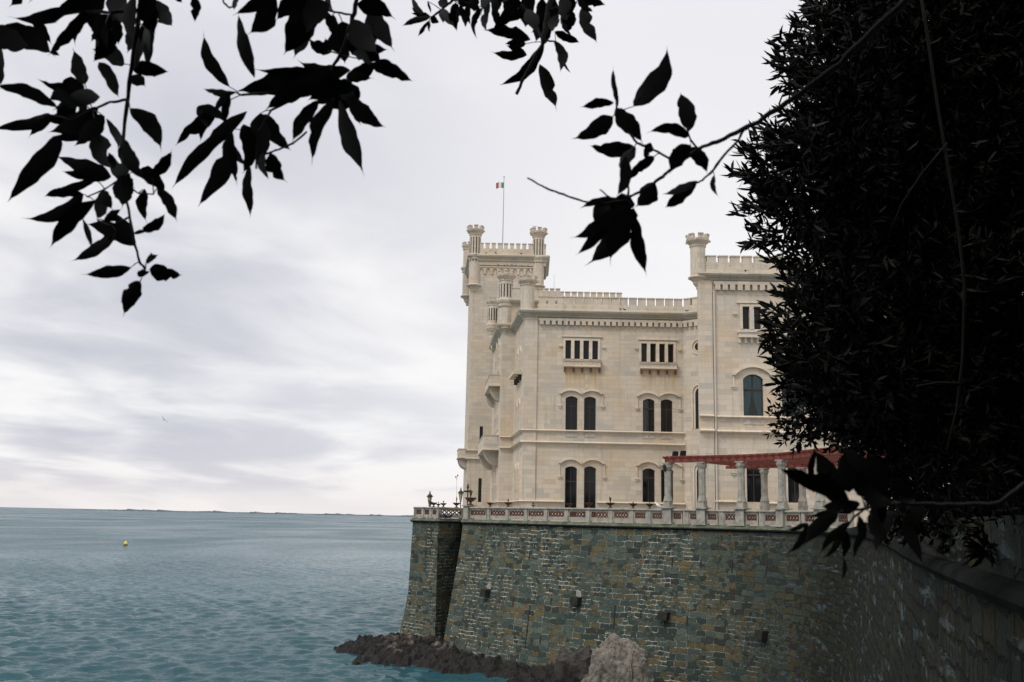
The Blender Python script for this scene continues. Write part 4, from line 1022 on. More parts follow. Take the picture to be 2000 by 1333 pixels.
mbT.sweep(tpath, [(-0.3, z0), (0.36, z0), (0.42, z0 + .12 * hh), (0.36, z0 + .25 * hh), (0.5, z0 + .4 * hh), (0.75, z0 + .62 * hh), (0.80, z0 + .8 * hh), (0.6, z1), (-0.3, z1)]); mbT.build('cornice', M['moulding'], CA)
parapet([tuple(FTL.pt(0, 0.2, 0).to_2d()), pil(FT, -0.2, 0.2), pil(FT, FT.L + .2, 0.2), (P_t1[0] + .3, YT + 10)], tz(499), tz(487), tz(476), 0.87, 0.32, name='battlement')
# little arcade under the tower cornice
mb = MB(); s0, s1 = FT.px(934, 530)[0], FT.px(1038, 530)[0]; k = 8; p = (s1 - s0) / k; zt, zb_ = tz(524), tz(536)
FT.box(mb, s0 - 0.3, s1 + 0.3, 0.0, 0.24, zt, zt + 0.16)
for i in range(k):
    a, b = s0 + i * p, s0 + (i + 1) * p; w = p * 0.32; zc_ = zt - 0.12 - w
    arc = [((a + b) / 2 - w * math.cos(math.pi * j / 10), zc_ + w * math.sin(math.pi * j / 10)) for j in range(11)]
    for j in range(10): FT.prism(mb, [arc[j], arc[j + 1], (arc[j + 1][0], zt), (arc[j][0], zt)], 0.0, 0.16)
    FT.box(mb, a, arc[0][0], 0, 0.161, zc_ - 0.05, zt); FT.box(mb, arc[-1][0], b, 0, 0.161, zc_ - 0.05, zt)
    FT.box(mb, a - 0.13, a + 0.13, 0, 0.19, zb_ - 0.05, zc_ - 0.051)
mb.build('arcade_frieze', M['tower_stone'], CA)
string_course([tuple(FTL.pt(0, 0, 0).to_2d()), P_t0, P_t1], tz(881.5), 0.2, 0.2, m='limestone'); string_course([tuple(FTL.pt(0, 0, 0).to_2d()), P_t0, P_t1], tz(897.5), 0.26, 0.24, m='limestone')
turret(927.5, YT, 442.5, 460, 556, 0.80, 578, 'short', off=(-0.02, 0.25), crown_r=1.26, ring_y=((497, 508),), m='tower_stone')
turret(1049.5, YT, 447, 464.5, 558, 0.80, 576, 'short', off=(0.12, 0.25), crown_r=1.26, ring_y=((502, 514),), m='tower_stone')
turret(913, YT + 10.2, 475, 489, 578, 0.80, 598, False, off=(0.1, 0.1), crown_r=1.05, ring_y=((522, 533),), m='tower_stone')
balcony(FTL, 3.5, 8.2, 1.15, at(905, 893, 140).z, at(905, 881, 140).z, at(905, 917, 140).z)

# ------------------------------------------------------------------ flagpole, flag, antenna
fp0 = at(981.5, 476, YT + 4); fp1 = at(985, 347, YT + 4)
t = thing('flagpole', 'thin grey flagpole standing on the tower roof', 'flagpole', (fp0.x, fp0.y, fp0.z - 2.2))
h_ = fp1.z - fp0.z + 2.2; lean = 0.0
mb = MB(); mb.tube([(0, 0, 0), (0.02, 0, h_ * .5), (0.0, 0, h_)], [0.075, 0.06, 0.045], 8); mb.build('pole', M['metal_grey'], t)
mb = MB(); mb.lathe([(0.02, h_), (0.10, h_ + .05), (0.10, h_ + .14), (0.02, h_ + .2)], n=10); mb.build('finial', M['metal_grey'], t)
fw, fh = 1.15, 0.86; mb = MB(); nx, nz = 18, 8; vs = []; fs = []; zf = at(985, 357, YT + 4).z
ft = at(985, 362, YT + 4)
for i in range(nx + 1):
    for j in range(nz + 1):
        s = i / nx; vs.append((ft.x - 0.06 - s * fw, YT + 4 + 0.10 * math.sin(s * 7 + j * .3) * s, zf + 0.05 - j / nz * fh - 0.10 * s * s - 0.04 * math.sin(s * 9)))
for i in range(nx):
    for j in range(nz): fs.append((i * (nz + 1) + j, (i + 1) * (nz + 1) + j, (i + 1) * (nz + 1) + j + 1, i * (nz + 1) + j + 1))
mb.add(vs, fs); mb.m = [0 if k // nz < 6 else 1 if k // nz < 12 else 2 for k in range(len(fs))]
tag(mb.build('flag', [M['flag_g'], M['flag_w'], M['flag_r']]), 'small green, white and red flag flying from the tower flagpole', 'flag')
a0 = at(1082, 572, YF + 3); a1 = at(1082.5, 538, YF + 3)
mb = MB(); mb.tube([(a0.x, a0.y, a0.z - 1.5), (a1.x, a1.y, a1.z)], [0.03, 0.018], 6); tag(mb.build('antenna', M['metal_grey']), 'thin mast rising behind the battlements of the main wing', 'antenna')

# ------------------------------------------------------------------ pergola on the terrace corner
cols = [POSTS[i] for i in (10, 12, 14, 16, 18)]
axis = (cols[3] - cols[0]).normalized(); inn = Vector((-axis.y, axis.x))
if inn.y < 0: inn = -inn
ZC0, ZC1 = ZB + 1.222, H + 4.22
def pergola():
    t = thing('pergola', 'red timber pergola on pale stone columns at the terrace corner', 'pergola')
    def col(p, z0, name='column'):
        mb = MB(); c = (p.x, p.y, 0); r = 0.235; k = 1 / math.cos(math.pi / 8); a0 = math.pi / 8 + math.atan2(axis.y, axis.x)
        Fm = Frame(p - axis * .5, p + axis * .5)
        Fm.box(mb, .2, .8, -.30, .30, z0, z0 + 0.10); Fm.box(mb, .245, .755, -.255, .255, z0 + 0.10, z0 + 0.42)
        mb.lathe([(0.345, z0 + .42), (0.30, z0 + .62), (r * k, z0 + .82), (r * k, ZC1 - .95)], c, 8, a0=a0)
        mb.lathe([(r * k * .98, ZC1 - .95), (r * k * .98, ZC1 - .85), (r * k * 1.04, ZC1 - .84), (r * k * 1.04, ZC1 - .5), (0.36, ZC1 - .32), (0.37, ZC1 - .18), (0.34, ZC1 - .17), (0.34, ZC1 - .09)], c, 8, a0=a0)
        Fm.box(mb, .17, .83, -.33, .33, ZC1 - 0.09, ZC1)
        mb.build(name, M['balustrade'], t)
    for p in cols: col(p, ZC0)
    W_ = 9.2; back = []
    for px in (1493, 1567, 1640, 1712):
        Fm = Frame(cols[0] + inn * W_, cols[3] + inn * W_); s, z = Fm.px(px, 950); back.append(Fm.pt(s, 0, 0).to_2d())
    for p in back:
        col(p, ZB + 1.45)
        Fm = Frame(p - axis * .5, p + axis * .5); mb = MB(); Fm.box(mb, .22, .78, -.28, .28, ZB - .05, ZB + 1.449); mb.build('pedestal', M['balustrade'], t)
    end = cols[4] + (cols[4] - cols[3]).normalized() * 2.5
    start = cols[0] - axis * 0.15
    line = [start, cols[0], cols[1], cols[2], cols[3], cols[4], end]
    for o_ in (-0.12, 0.12):
        mb = MB(); mb.sweep([tuple(p) for p in line], [(o_ - .06, ZC1 + .002), (o_ + .06, ZC1 + .002), (o_ + .06, ZC1 + .24), (o_ - .06, ZC1 + .24)]); mb.build('front_beam', M['red_paint'], t)
    b0 = cols[0] + inn * W_ - axis * 0.5; b1 = back[-1] + axis * 3
    mb = MB(); mb.sweep([tuple(b0), tuple(b1)], [(-.1, ZC1 + .003), (.1, ZC1 + .003), (.1, ZC1 + .24), (-.1, ZC1 + .24)]); mb.build('rear_beam', M['red_paint'], t)
    ln = 0; cur = start; d_tot = sum((b - a).length for a, b in zip(line, line[1:])); s = 0.1; k = 0
    while s < d_tot - .1:
        acc = 0
        for a, b in zip(line, line[1:]):
            L = (b - a).length
            if s <= acc + L: p = a + (b - a) * ((s - acc) / L); break
            acc += L
        q = p + inn * (W_ + .5); p2 = p - inn * 0.55; Fm = Frame(p2, q); mb = MB()
        z = ZC1 + .242 + random.uniform(0, .012)
        Fm.prism(mb, [(0.0, z + .09), (0.22, z), (Fm.L, z), (Fm.L, z + .18), (0.0, z + .18)], -.055, .055)
        mb.build('rafter', M['red_paint'], t); s += 0.62; k += 1
    Fm = Frame(start, cols[0])
    for j in range(13):
        f = (j + .5) / 13; mb = MB(); o_ = [tuple(p + inn * (-.4 + f * (W_ + .7))) for p in line]
        zz = ZC1 + .436; mb.sweep(o_, [(-.03, zz), (.03, zz), (.03, zz + .05), (-.03, zz + .05)]); mb.build('batten', M['red_paint'], t)
pergola()
def floodlight(p, ang):
    t = thing('floodlight', '', 'floodlight', p); t.rotation_euler = (0, 0, ang)
    mb = MB(); mb.add([(-.24, -.02, .06), (.24, -.02, .06), (.20, .16, .1), (-.20, .16, .1), (-.24, -.10, .46), (.24, -.10, .46), (.20, .08, .42), (-.20, .08, .42)],
                      [(3, 2, 1, 0), (4, 5, 6, 7), (0, 1, 5, 4), (1, 2, 6, 5), (2, 3, 7, 6), (3, 0, 4, 7)]); mb.build('housing', M['black'], t)
    mb = MB(); mb.box(-.27, -.245, -.03, .03, 0, .3); mb.box(.245, .27, -.03, .03, 0, .3); mb.box(-.245, .245, -.03, .03, 0, .02); mb.build('bracket', M['black'], t)
    return t
e0 = at(1319, 890, 75.2); z_top = ZC1 + .245 + .195
fl = floodlight((e0.x, e0.y, ZC1 + .49), 0.5); fl['label'] = 'left of two black floodlights on the pergola end'; fl['group'] = 'floodlights on the pergola'
fl2 = copy_tree(fl); e1 = at(1334, 890, 74.5); fl2.location = (e1.x, e1.y, ZC1 + .49); fl2['label'] = 'right of two black floodlights on the pergola end'
# lantern strapped to the first column
p = cols[0]; mb = MB(); zl = at(1307, 917, 75).z; Fm = Frame(p - axis * .5, p + axis * .5)
t = thing('wall_lantern', 'dark lantern strapped to the first pergola column', 'lantern', (p.x, p.y, zl))
mb = MB(); mb.lathe([(0.27, -.16), (0.285, -.15), (0.285, -.12), (0.27, -.11)], n=16); mb.lathe([(0.27, .12), (0.285, .13), (0.285, .16), (0.27, .17)], n=16); mb.build('strap', M['black'], t)
mb = MB(); q = axis * -0.06 - inn * 0.36; mb.lathe([(0.06, -.26), (0.10, -.22), (0.12, .14), (0.16, .16), (0.03, .30)], (q.x, q.y, 0), 8); mb.build('lamp_head', M['bronze'], t)

# ------------------------------------------------------------------ planters, lamps, birds on the terrace edge
def planter(name='planter'):
    t = thing(name, '', 'planter')
    mb = MB(); mb.lathe([(0.15, 0), (0.15, .03), (0.06, .08), (0.05, .13), (0.08, .16), (0.22, .25), (0.29, .34), (0.31, .37), (0.27, .375), (0.22, .33)], n=16); mb.build('bowl', M['terracotta'], t)
    return t
def plant_on(t, h, spread, n, seed, agave=False, z=0.34):
    r = random.Random(seed); mb = MB()
    for k in range(n):
        a = r.uniform(0, 6.28); l = h * r.uniform(.6, 1); sp = spread * r.uniform(.5, 1); w = .035 if not agave else .05
        b = Vector((0, 0, z)); mid = b + Vector((math.cos(a) * sp * .4, math.sin(a) * sp * .4, l * .65)); e = b + Vector((math.cos(a) * sp, math.sin(a) * sp, l if not agave else l * .75))
        sd = Vector((-math.sin(a), math.cos(a), 0)) * w
        mb.add([b - sd * .5, b + sd * .5, mid + sd, mid - sd, e], [(0, 1, 2, 3), (3, 2, 4)])
    mb.build('plant', M['plant'], t)
PLN = [ # photo x, size, plant (height, spread, leaves, agave), label
 (839, 1.25, None, 'tilted terracotta bowl beside the round bastion lamp'), (847, 1.1, None, 'low terracotta bowl right of the tilted one on the bastion'),
 (856, .8, (.35, .1, 5, False), 'small planter with a short sprig, middle of the bastion rail'), (866, 1.0, (.3, .15, 7, False), 'planter with thin sprigs left of the tall stalk planter'),
 (891.5, 1.25, (.6, .12, 7, False), 'planter holding a tall bare flower stalk'), (918.5, 1.75, (.5, .14, 12, False), 'largest terracotta bowl, with a green plant, on the corner pier'),
 (957, 1.0, (.12, .2, 6, True), 'low bowl on the rail just right of the corner pier'), (992, 1.1, (.35, .14, 8, False), 'dark urn with sprig below the left edge of the main wing'),
 (1041, .55, (.6, .5, 14, True), 'tiny pot hidden under a spiky dark agave'), (1112, .9, (.1, .2, 6, True), 'planter standing before the left dark doorway'), (1150, 1.05, (.1, .2, 5, True), 'planter standing before the right dark doorway'),
 (1192, 1.15, (.45, .14, 16, False), 'planter with a green tuft between the two window pairs'), (1236.5, 1.05, (.15, .1, 4, False), 'red bowl left of the second window pair'), (1269, 1.05, (.35, .08, 4, False), 'red bowl below the second window pair')]
proto = None
for i, (px, sc, pl_, lb) in enumerate(PLN):
    if px < 900:
        Fm = Frame(BP[1], BP[2]) if px < 856 else Frame(BP[2], BP[3]); s, _ = Fm.px(px, 990); q = Fm.pt(s, 0, 0)
    else: q = on_path(px)
    z = ZB + (1.062 if px != 918.5 else 1.222)
    t = planter(); t.location = (q.x, q.y, z); t.scale = (sc, sc, sc); t.rotation_euler = (0, 0, i * 1.3)
    if px == 839: t.rotation_euler = (0.0, 0.42, 0); t.location.z += .07
    t['label'] = lb; t['group'] = 'terracotta planters on the balustrade'
    if pl_: plant_on(t, pl_[0], pl_[1], pl_[2], i, pl_[3])
    if px == 891.5:
        mb = MB(); mb.tube([(0, 0, .3), (-.05, 0, .9), (-.10, 0, 2.1), (-.10, 0, 2.35)], [.012, .01, .008, .006], 5); mb.tube([(-.10, 0, 2.1), (.05, 0, 2.42)], .006, 5)
        for c in ((-.28, 0, 2.35), (.06, 0, 2.46)): mb.lathe([(.02, -.06), (.075, 0), (.03, .07)], c, 8)
        mb.tube([(-.10, 0, 2.1), (-.28, 0, 2.33)], .006, 5); mb.build('flower_stalk', M['plant'], t)
def lamp(px, Y, y_top, y_bot, label, style=0):
    b = at(px, y_bot, Y); t = thing('terrace_lamp', label, 'lamp post', (b.x, b.y, ZF), 'lamp posts on the terrace'); h = at(px, y_top, Y).z - ZF; hd = 1.35
    mb = MB(); mb.lathe([(.16, 0), (.16, .25), (.08, .4), (.05, 1), (.045, h - hd - .35), (.09, h - hd - .32), (.05, h - hd - .27), (.045, h - hd - .16), (.11, h - hd - .12), (.05, h - hd)], n=10); mb.build('post', M['bronze'], t)
    if style == 0:
        mb = MB(); mb.lathe([(.08, h - hd), (.13, h - hd + .12), (.22, h - .62), (.20, h - .6)], n=8); mb.build('lantern_glass', M['lamp_glass'], t)
        mb = MB(); mb.lathe([(.32, h - .62), (.33, h - .57), (.22, h - .45), (.14, h - .36), (.05, h - .3), (.09, h - .2), (.04, h - .12), (.02, h)], n=10)
        for k in range(4):
            a = k * math.pi / 2 + .4; mb.tube([(.10 * math.cos(a), .10 * math.sin(a), h - hd), (.225 * math.cos(a), .225 * math.sin(a), h - .62)], .02, 5)
        mb.build('lantern_cap', M['bronze'], t)
    else:
        mb = MB(); mb.lathe([(.05, h - hd), (.05, h - .8), (.40, h - .78), (.42, h - .66), (.06, h - .6), (.05, h - .5), (.13, h - .35), (.08, h - .2), (.03, h)], n=12); mb.build('lantern_cap', M['bronze'], t)
lamp(838.5, 99.8, 958.5, 1000, 'lantern lamp at the far left of the terrace, over the bastion')
lamp(899, 103, 952, 1000, 'slim lantern lamp against the sky just left of the tower')
lamp(912.5, 93, 945, 1000, 'dark lamp with a flat round top in front of the tower foot', 1)
def bird(name, m, label, cat, loc, yaw, size, group=None, belly=None, tilt=0.0):
    mb = MB(); prof = [(0, -.50, .012), (.0, -.30, .05), (.02, -.10, .125), (.05, .08, .135), (.10, .22, .10), (.17, .30, .065), (.22, .34, .062), (.24, .40, .06), (.22, .45, .03), (.21, .50, .008)]
    vs = []; fs = []; n = 10
    for (z, x, r) in prof:
        for k in range(n):
            a = 2 * math.pi * k / n; vs.append((x, r * math.cos(a), .24 + z + r * math.sin(a)))
    for i in range(len(prof) - 1):
        for k in range(n): fs.append((i * n + k, i * n + (k + 1) % n, (i + 1) * n + (k + 1) % n, (i + 1) * n + k))
    mb.add(vs, fs)
    for s in (-.05, .05): mb.tube([(0.02, s, .16), (0.03, s, 0), (.09, s, .006)], .012, 5)
    o = mb.build(name, [m], None, smooth=True); o.location = loc; o.rotation_euler = (0, tilt, yaw); o.scale = (size,) * 3
    tag(o, label, cat, group)
    if belly:
        mb = MB()
        for s in (-1, 1):
            mb.add([(.12, s * .115, .36), (-.10, s * .135, .34), (-.52, s * .045, .26), (-.15, s * .140, .24), (.12, s * .13, .26)], [(0, 1, 2, 3, 4)])
        w = mb.build('wing', belly, o)
    return o
gq = on_path(1285.5); bird('seagull', M['gull'], 'white gull standing on the rail beside the first pergola column', 'gull', (gq.x, gq.y, ZB + 1.06), 2.6, .85, belly=M['gull_grey'], tilt=-.25)
tb = at(1043.5, 447, YT); bird('seagull', M['gull'], 'gull perched on top of the right tower turret', 'gull', (tb.x, YT - .2, at(1043.5, 446.5, YT).z), 2.8, .8, belly=M['gull_grey'])
lg = [(856, 1007, 95.1, 2.9, .95), (867.5, 1007, 95.2, 3.5, 1.0), (879, 1008, 96.3, .4, .95)]
for i, (px, py, Y, yw, sz) in enumerate(lg):
    Fm = Frame(WPF[2], WPF[3]); s, _ = Fm.px(px, 1010); s = max(.3, s); q = Fm.pt(s, 0.10, 0)
    bird('dark_bird', M['pigeon'], ['leftmost of three dark birds on the mossy bastion ledge', 'middle one of three dark birds on the mossy bastion ledge', 'rightmost of three dark birds on the mossy bastion ledge'][i], 'bird', (q.x, q.y, ZL + .36), yw, sz, 'dark birds on the bastion ledge', tilt=-.3)
zt_ = tz(523) + .16
for i, px in enumerate((973, 985.5, 992.5, 1001, 1007, 1014, 1021, 1033)):
    s = FT.px(px, 518)[0]; q = FT.pt(s, .14, zt_); bird('pigeon', M['pigeon'], 'dark pigeon perched on the string line above the tower arcade', 'pigeon', q, random.uniform(0, 6), .55, 'pigeons on the tower arcade')
for i, px in enumerate((949.5, 968.5, 1018)):
    q = FT.pt(FT.px(px, 498)[0], .55, tz(499)); bird('pigeon', M['pigeon'], 'dark pigeon perched on the big moulding below the tower battlements', 'pigeon', q, random.uniform(0, 6), .55, 'pigeons on the tower cornice')
for px in (1211, 1219, 1340):
    q = FW.pt(FW.px(px, 612)[0], .40, Z_COR1); bird('pigeon', M['pigeon'], 'dark pigeon perched on the cornice of the main wing', 'pigeon', q, random.uniform(0, 6), .5, 'pigeons on the main cornice')
q = FR.pt(FR.px(1454, 530)[0], .40, RZ(534.5)); bird('pigeon', M['pigeon'], 'lone dark pigeon on the cornice of the right wing', 'pigeon', q, 1.0, .55)
# the gull in flight over the sea
fb = at(321, 820.5, 120); mb = MB()
mb.tube([(0, -.28, 0), (0, -.1, .0), (0, .12, .02), (0, .26, .03), (0, .33, .02)], [.02, .075, .085, .045, .008], 8)
body = mb.build('flying_gull', M['gull_grey'], None, smooth=True); body.location = fb; body.rotation_euler = (0.2, .62, .9); tag(body, 'tiny gull gliding over the sea, wings spread', 'gull')
for s in (-1, 1):
    mb = MB(); mb.add([(s * .05, .12, .03), (s * .32, .16, .12), (s * .72, -.02, .07), (s * .34, .0, .115), (s * .05, -.06, .03)], [(0, 1, 3, 4), (1, 2, 3)]); mb.build('wing', M['pigeon'], body)
# buoy
bp = sea_pt(245, 1065.5)
t = thing('buoy', 'yellow buoy floating far out on the sea', 'buoy', (bp[0], bp[1], 0)); t.scale = (.78, .78, .82)
mb = MB(); mb.lathe([(.3, -.3), (.85, -.05), (.92, .25), (.85, .5), (.55, .62)], n=20); mb.build('float', plain('dark_buoy_paint', (.16, .10, .015), .5), t)
mb = MB(); mb.lathe([(.80, .5), (.74, .95), (.45, 1.4), (.16, 1.75)], n=16); mb.build('tower_cone', M['buoy'], t)
mb = MB(); mb.tube([(-.09, 0, 1.9), (.09, 0, 2.1)], .05, 6); mb.tube([(.09, 0, 1.9), (-.09, 0, 2.1)], .05, 6); mb.tube([(0, 0, 1.7), (0, 0, 2.0)], .03, 6); mb.build('topmark', M['buoy'], t)

# ------------------------------------------------------------------ foreground branches
def leaf3d(mb, B, T, wpx_m, face, droop, fold, seed):
    """one leaf from base B to tip T: folded along the midrib, ragged edges, a drawn-out curling tip"""
    r = random.Random(seed); d = T - B; L = d.length; x = d.normalized(); side = x.cross(face).normalized(); up = side.cross(x)
    tw = r.uniform(-.5, .5); vs = []; fs = []; n = 15; bend = r.uniform(-.13, .13) * L; curl = r.uniform(-.16, .16) * L; bl = r.uniform(.84, .95)
    pk = r.uniform(.72, 1.0); bite = (r.uniform(.3, .8), r.choice((-1, 1))) if r.random() < .3 else None; ph = [r.uniform(0, 6.28) for _ in range(4)]
    for i in range(n + 1):
        t = i / n; w = math.sin(math.pi * min(1, t / bl) ** pk) ** .72 if t < bl else 0; w = max(w, .05 * (1 - t) / (1 - bl) if t >= bl else .05)
        c = B + x * (L * t) + up * (droop * L * math.sin(math.pi * t)) + side * (bend * math.sin(math.pi * t) + curl * max(0, t - .62) ** 2 * 4)
        a = tw * (t - .5); s = side * math.cos(a) + up * math.sin(a); ww = wpx_m * .5 * w; e = []
        for q, sg in ((0, -1), (1, 1)):
            k = 1 + .10 * math.sin(t * 9 + ph[q]) + .07 * math.sin(t * 23 + ph[2 + q]) + r.uniform(-.05, .05)
            if bite and bite[1] == sg: k *= 1 - .55 * math.exp(-((t - bite[0]) / .05) ** 2)
            e.append(c + s * (sg * ww * k) + up * (fold * ww))
        vs += [e[0], c, e[1]]
    for i in range(n):
        a = i * 3; fs += [(a, a + 1, a + 4, a + 3), (a + 1, a + 2, a + 5, a + 4)]
    mb.add(vs, fs)
def branch(name, label, stems, leaves, D, jit, mleaf='leaf_near', petiole=True, wk=1.02, pair=0.0):
    t = thing(name, label, 'branch', tuple(at(*stems[0][0][:2], D)), 'leafy branches in front of the view')
    o0 = Vector(t.location); mb = MB(); r = random.Random(len(leaves) * 7 + int(D * 100)); knots = []
    for st in stems:
        pts = []; rad = []
        for (x, y, w) in st:
            d = D + 0.04 * math.sin(x * .02 + y * .013); p = at(x, y, d); pts.append(p - o0); rad.append(w / FPX * d * .5); knots.append((x, y, p))
        # knobbly, slightly crooked
        P2 = []; R2 = []
        for i in range(len(pts) - 1):
            for k in range(4):
                f = k / 4; q = pts[i].lerp(pts[i + 1], f); q = q + Vector((r.uniform(-1, 1), 0, r.uniform(-1, 1))) * rad[i] * .35
                P2.append(q); R2.append((rad[i] * (1 - f) + rad[i + 1] * f) * r.uniform(.9, 1.18))
        P2.append(pts[-1]); R2.append(rad[-1]); mb.tube(P2, R2, 7)
    ml = MB(); full = list(leaves)
    for (bx, by, tx, ty, w) in leaves:                     # some leaves grow in pairs from one bud
        if r.random() < pair:
            a = r.choice((-1, 1)) * r.uniform(.3, .7); k = r.uniform(.55, .8); dx, dy = (tx - bx) * k, (ty - by) * k
            full.append((bx, by, bx + dx * math.cos(a) - dy * math.sin(a), by + dx * math.sin(a) + dy * math.cos(a), w * .8))
    for i, (bx, by, tx, ty, w) in enumerate(full):
        d0 = D + r.uniform(-jit, jit); d1 = d0 + r.uniform(-.035, .035)
        B = at(bx, by, d0); T = at(tx + (tx - bx) * .09, ty + (ty - by) * .09, d1); view = (B + T) * .5 - Vector((0, 0, H)); face = (view.normalized() + Vector((r.uniform(-.4, .4), r.uniform(-.4, .4), r.uniform(-.4, .4)))).normalized()
        leaf3d(ml, B - o0, T - o0, w * wk / FPX * d0, face, r.uniform(-.06, .06), r.uniform(.05, .25), i * 13 + int(bx))
        if petiole and knots:
            k = min(knots, key=lambda q: (q[0] - bx) ** 2 + (q[1] - by) ** 2)
            if (k[0] - bx) ** 2 + (k[1] - by) ** 2 < 60 ** 2 and i % 2 == 0:
                mb.tube([k[2] - o0, k[2].lerp(B, .5) - o0 + Vector((0, 0, .002)), B - o0, B.lerp(T, .25) - o0], [.0013, .0011, .001, .0008], 5)
    mb.build('stem', M['stem'], t, smooth=True); ml.build('leaves', M[mleaf], t, smooth=True)
B1s = [[(330, -420, 16), (300, -200, 14), (276, -40, 11), (270, 45, 10), (258, 130, 9), (250, 190, 8), (243, 250, 7), (240, 330, 7), (245, 370, 6), (252, 420, 5.5), (262, 470, 5), (272, 512, 5), (284, 526, 5)],
       [(250, 195, 6), (215, 200, 5), (180, 215, 5), (140, 235, 4)], [(272, 20, 8), (215, 25, 7), (160, 22, 6), (60, 40, 5)], [(243, 345, 4), (205, 370, 3), (170, 385, 3)], [(252, 425, 4), (215, 440, 3), (190, 430, 3)], [(244, 360, 4), (270, 378, 3), (300, 380, 3)]]
B1 = [(0, 55, 101, 107, 52), (-20, 50, 60, 90, 50), (150, 10, 25, 36, 28), (190, 5, 110, 30, 32), (66, 30, 104, 84, 22), (168, 22, 98, 103, 28), (98, 102, 117, 110, 9), (186, 45, 182, 104, 20), (206, 45, 212, 96, 16), (226, 38, 228, 86, 22), (256, 40, 248, 102, 24),
      (302, 25, 292, 128, 24), (283, 55, 268, 136, 20), (300, 0, 337, 46, 38), (380, -6, 378, 40, 23), (200, -15, 186, 58, 44), (240, -15, 236, 58, 44), (292, -20, 302, 62, 44), (325, -25, 352, 5, 26), (160, -30, 60, 0, 30), (60, -35, 20, 12, 30), (-6, 82, 4, 172, 26),
      (166, 165, 147, 97, 32), (193, 122, 224, 188, 28), (243, 126, 184, 98, 36), (262, 140, 324, 143, 30), (256, 148, 284, 168, 28), (172, 182, 77, 158, 24), (138, 150, 168, 218, 42), (112, 210, -2, 172, 29), (102, 226, -8, 244, 27), (195, 190, 108, 212, 42), (192, 210, 98, 252, 46),
      (184, 248, 106, 268, 32), (204, 228, 150, 284, 38), (118, 264, 15, 379, 45), (190, 260, 222, 327, 36), (208, 232, 233, 288, 20), (254, 212, 313, 290, 40), (243, 272, 286, 348, 31), (297, 348, 337, 296, 27), (272, 333, 323, 377, 29), (307, 368, 341, 432, 27), (217, 346, 111, 303, 36),
      (187, 352, 99, 377, 20), (163, 380, 51, 426, 32), (184, 392, 103, 480, 38), (162, 428, 177, 484, 13), (228, 453, 145, 508, 30), (263, 480, 176, 438, 38), (236, 342, 241, 404, 46), (252, 336, 214, 322, 32), (283, 370, 288, 432, 23), (279, 452, 322, 423, 23), (262, 456, 286, 451, 9),
      (203, 431, 238, 410, 15), (256, 523, 164, 536, 26), (292, 526, 351, 535, 34), (274, 550, 241, 615, 31), (285, 514, 309, 497, 14), (268, 534, 292, 532, 17), (201, 372, 189, 424, 30), (212, 300, 222, 330, 16), (222, 60, 190, 120, 40), (215, 30, 180, 80, 36), (260, -10, 262, 80, 34), (150, 200, 90, 235, 40)]
B2s = [[(760, -420, 16), (730, -180, 13), (704, -30, 10), (692, 25, 9), (680, 65, 8), (665, 105, 8), (640, 150, 7), (600, 160, 7), (540, 180, 6), (470, 186, 5)], [(640, 165, 5), (590, 185, 5), (530, 215, 5), (503, 260, 4), (500, 330, 4)], [(600, 258, 4), (572, 281, 4), (545, 292, 4), (510, 305, 4)],
       [(690, 30, 5), (660, 25, 4), (640, 20, 4)], [(430, -40, 5), (436, 5, 4), (448, 15, 4), (458, 14, 3)], [(675, 110, 4), (660, 105, 3), (640, 100, 3)]]
B2 = [(459, -8, 455, 20, 14), (530, -25, 453, 21, 30), (537, -12, 486, 66, 48), (497, 152, 469, 34, 27), (448, 170, 403, 66, 29), (462, 181, 402, 171, 17), (426, 210, 344, 276, 31), (386, 208, 442, 242, 22), (446, 178, 437, 244, 19), (482, 218, 344, 357, 36), (452, 252, 382, 390, 42),
      (448, 273, 463, 360, 21), (476, 243, 480, 333, 38), (518, 223, 564, 290, 35), (508, 222, 510, 324, 42), (487, 322, 497, 418, 22), (528, 298, 558, 355, 34), (514, 298, 524, 347, 17), (642, 148, 497, 134, 38), (622, 170, 466, 177, 46), (664, 150, 556, 190, 52), (684, 138, 586, 122, 38),
      (602, 160, 518, 208, 38), (694, 170, 606, 196, 46), (564, 150, 503, 160, 42), (622, 196, 574, 279, 30), (652, 196, 618, 319, 31), (663, 196, 718, 328, 42), (678, 186, 744, 250, 36), (676, 152, 738, 122, 30), (728, 124, 800, 161, 35), (610, -14, 554, 97, 62), (622, -14, 587, 110, 62),
      (644, 8, 598, 62, 52), (650, 28, 656, 74, 18), (645, 104, 604, 78, 27), (698, 8, 768, 38, 42), (722, 12, 774, 94, 44), (668, 42, 680, 118, 52), (688, 38, 737, 102, 52), (678, 78, 742, 112, 46), (690, 102, 754, 98, 30), (702, 58, 720, 113, 42), (640, -12, 655, 23, 13), (638, 22, 656, 72, 22),
      (700, 170, 650, 215, 50), (660, 160, 690, 205, 46), (640, 165, 620, 205, 40)]
B3s = [[(1090, -300, 14), (1080, -60, 12), (1074, 0, 11), (1068, 35, 10), (1061, 82, 9), (1036, 130, 7), (1022, 155, 7), (1009, 184, 7)], [(1040, -60, 8), (1010, 0, 7), (1030, 25, 6), (1046, 46, 5), (1060, 82, 5)], [(930, -60, 7), (885, 0, 6), (862, 20, 5), (843, 34, 4)], [(1072, 20, 5), (1110, 6, 4), (1126, 6, 4)], [(1062, 80, 4), (1085, 82, 4)]]
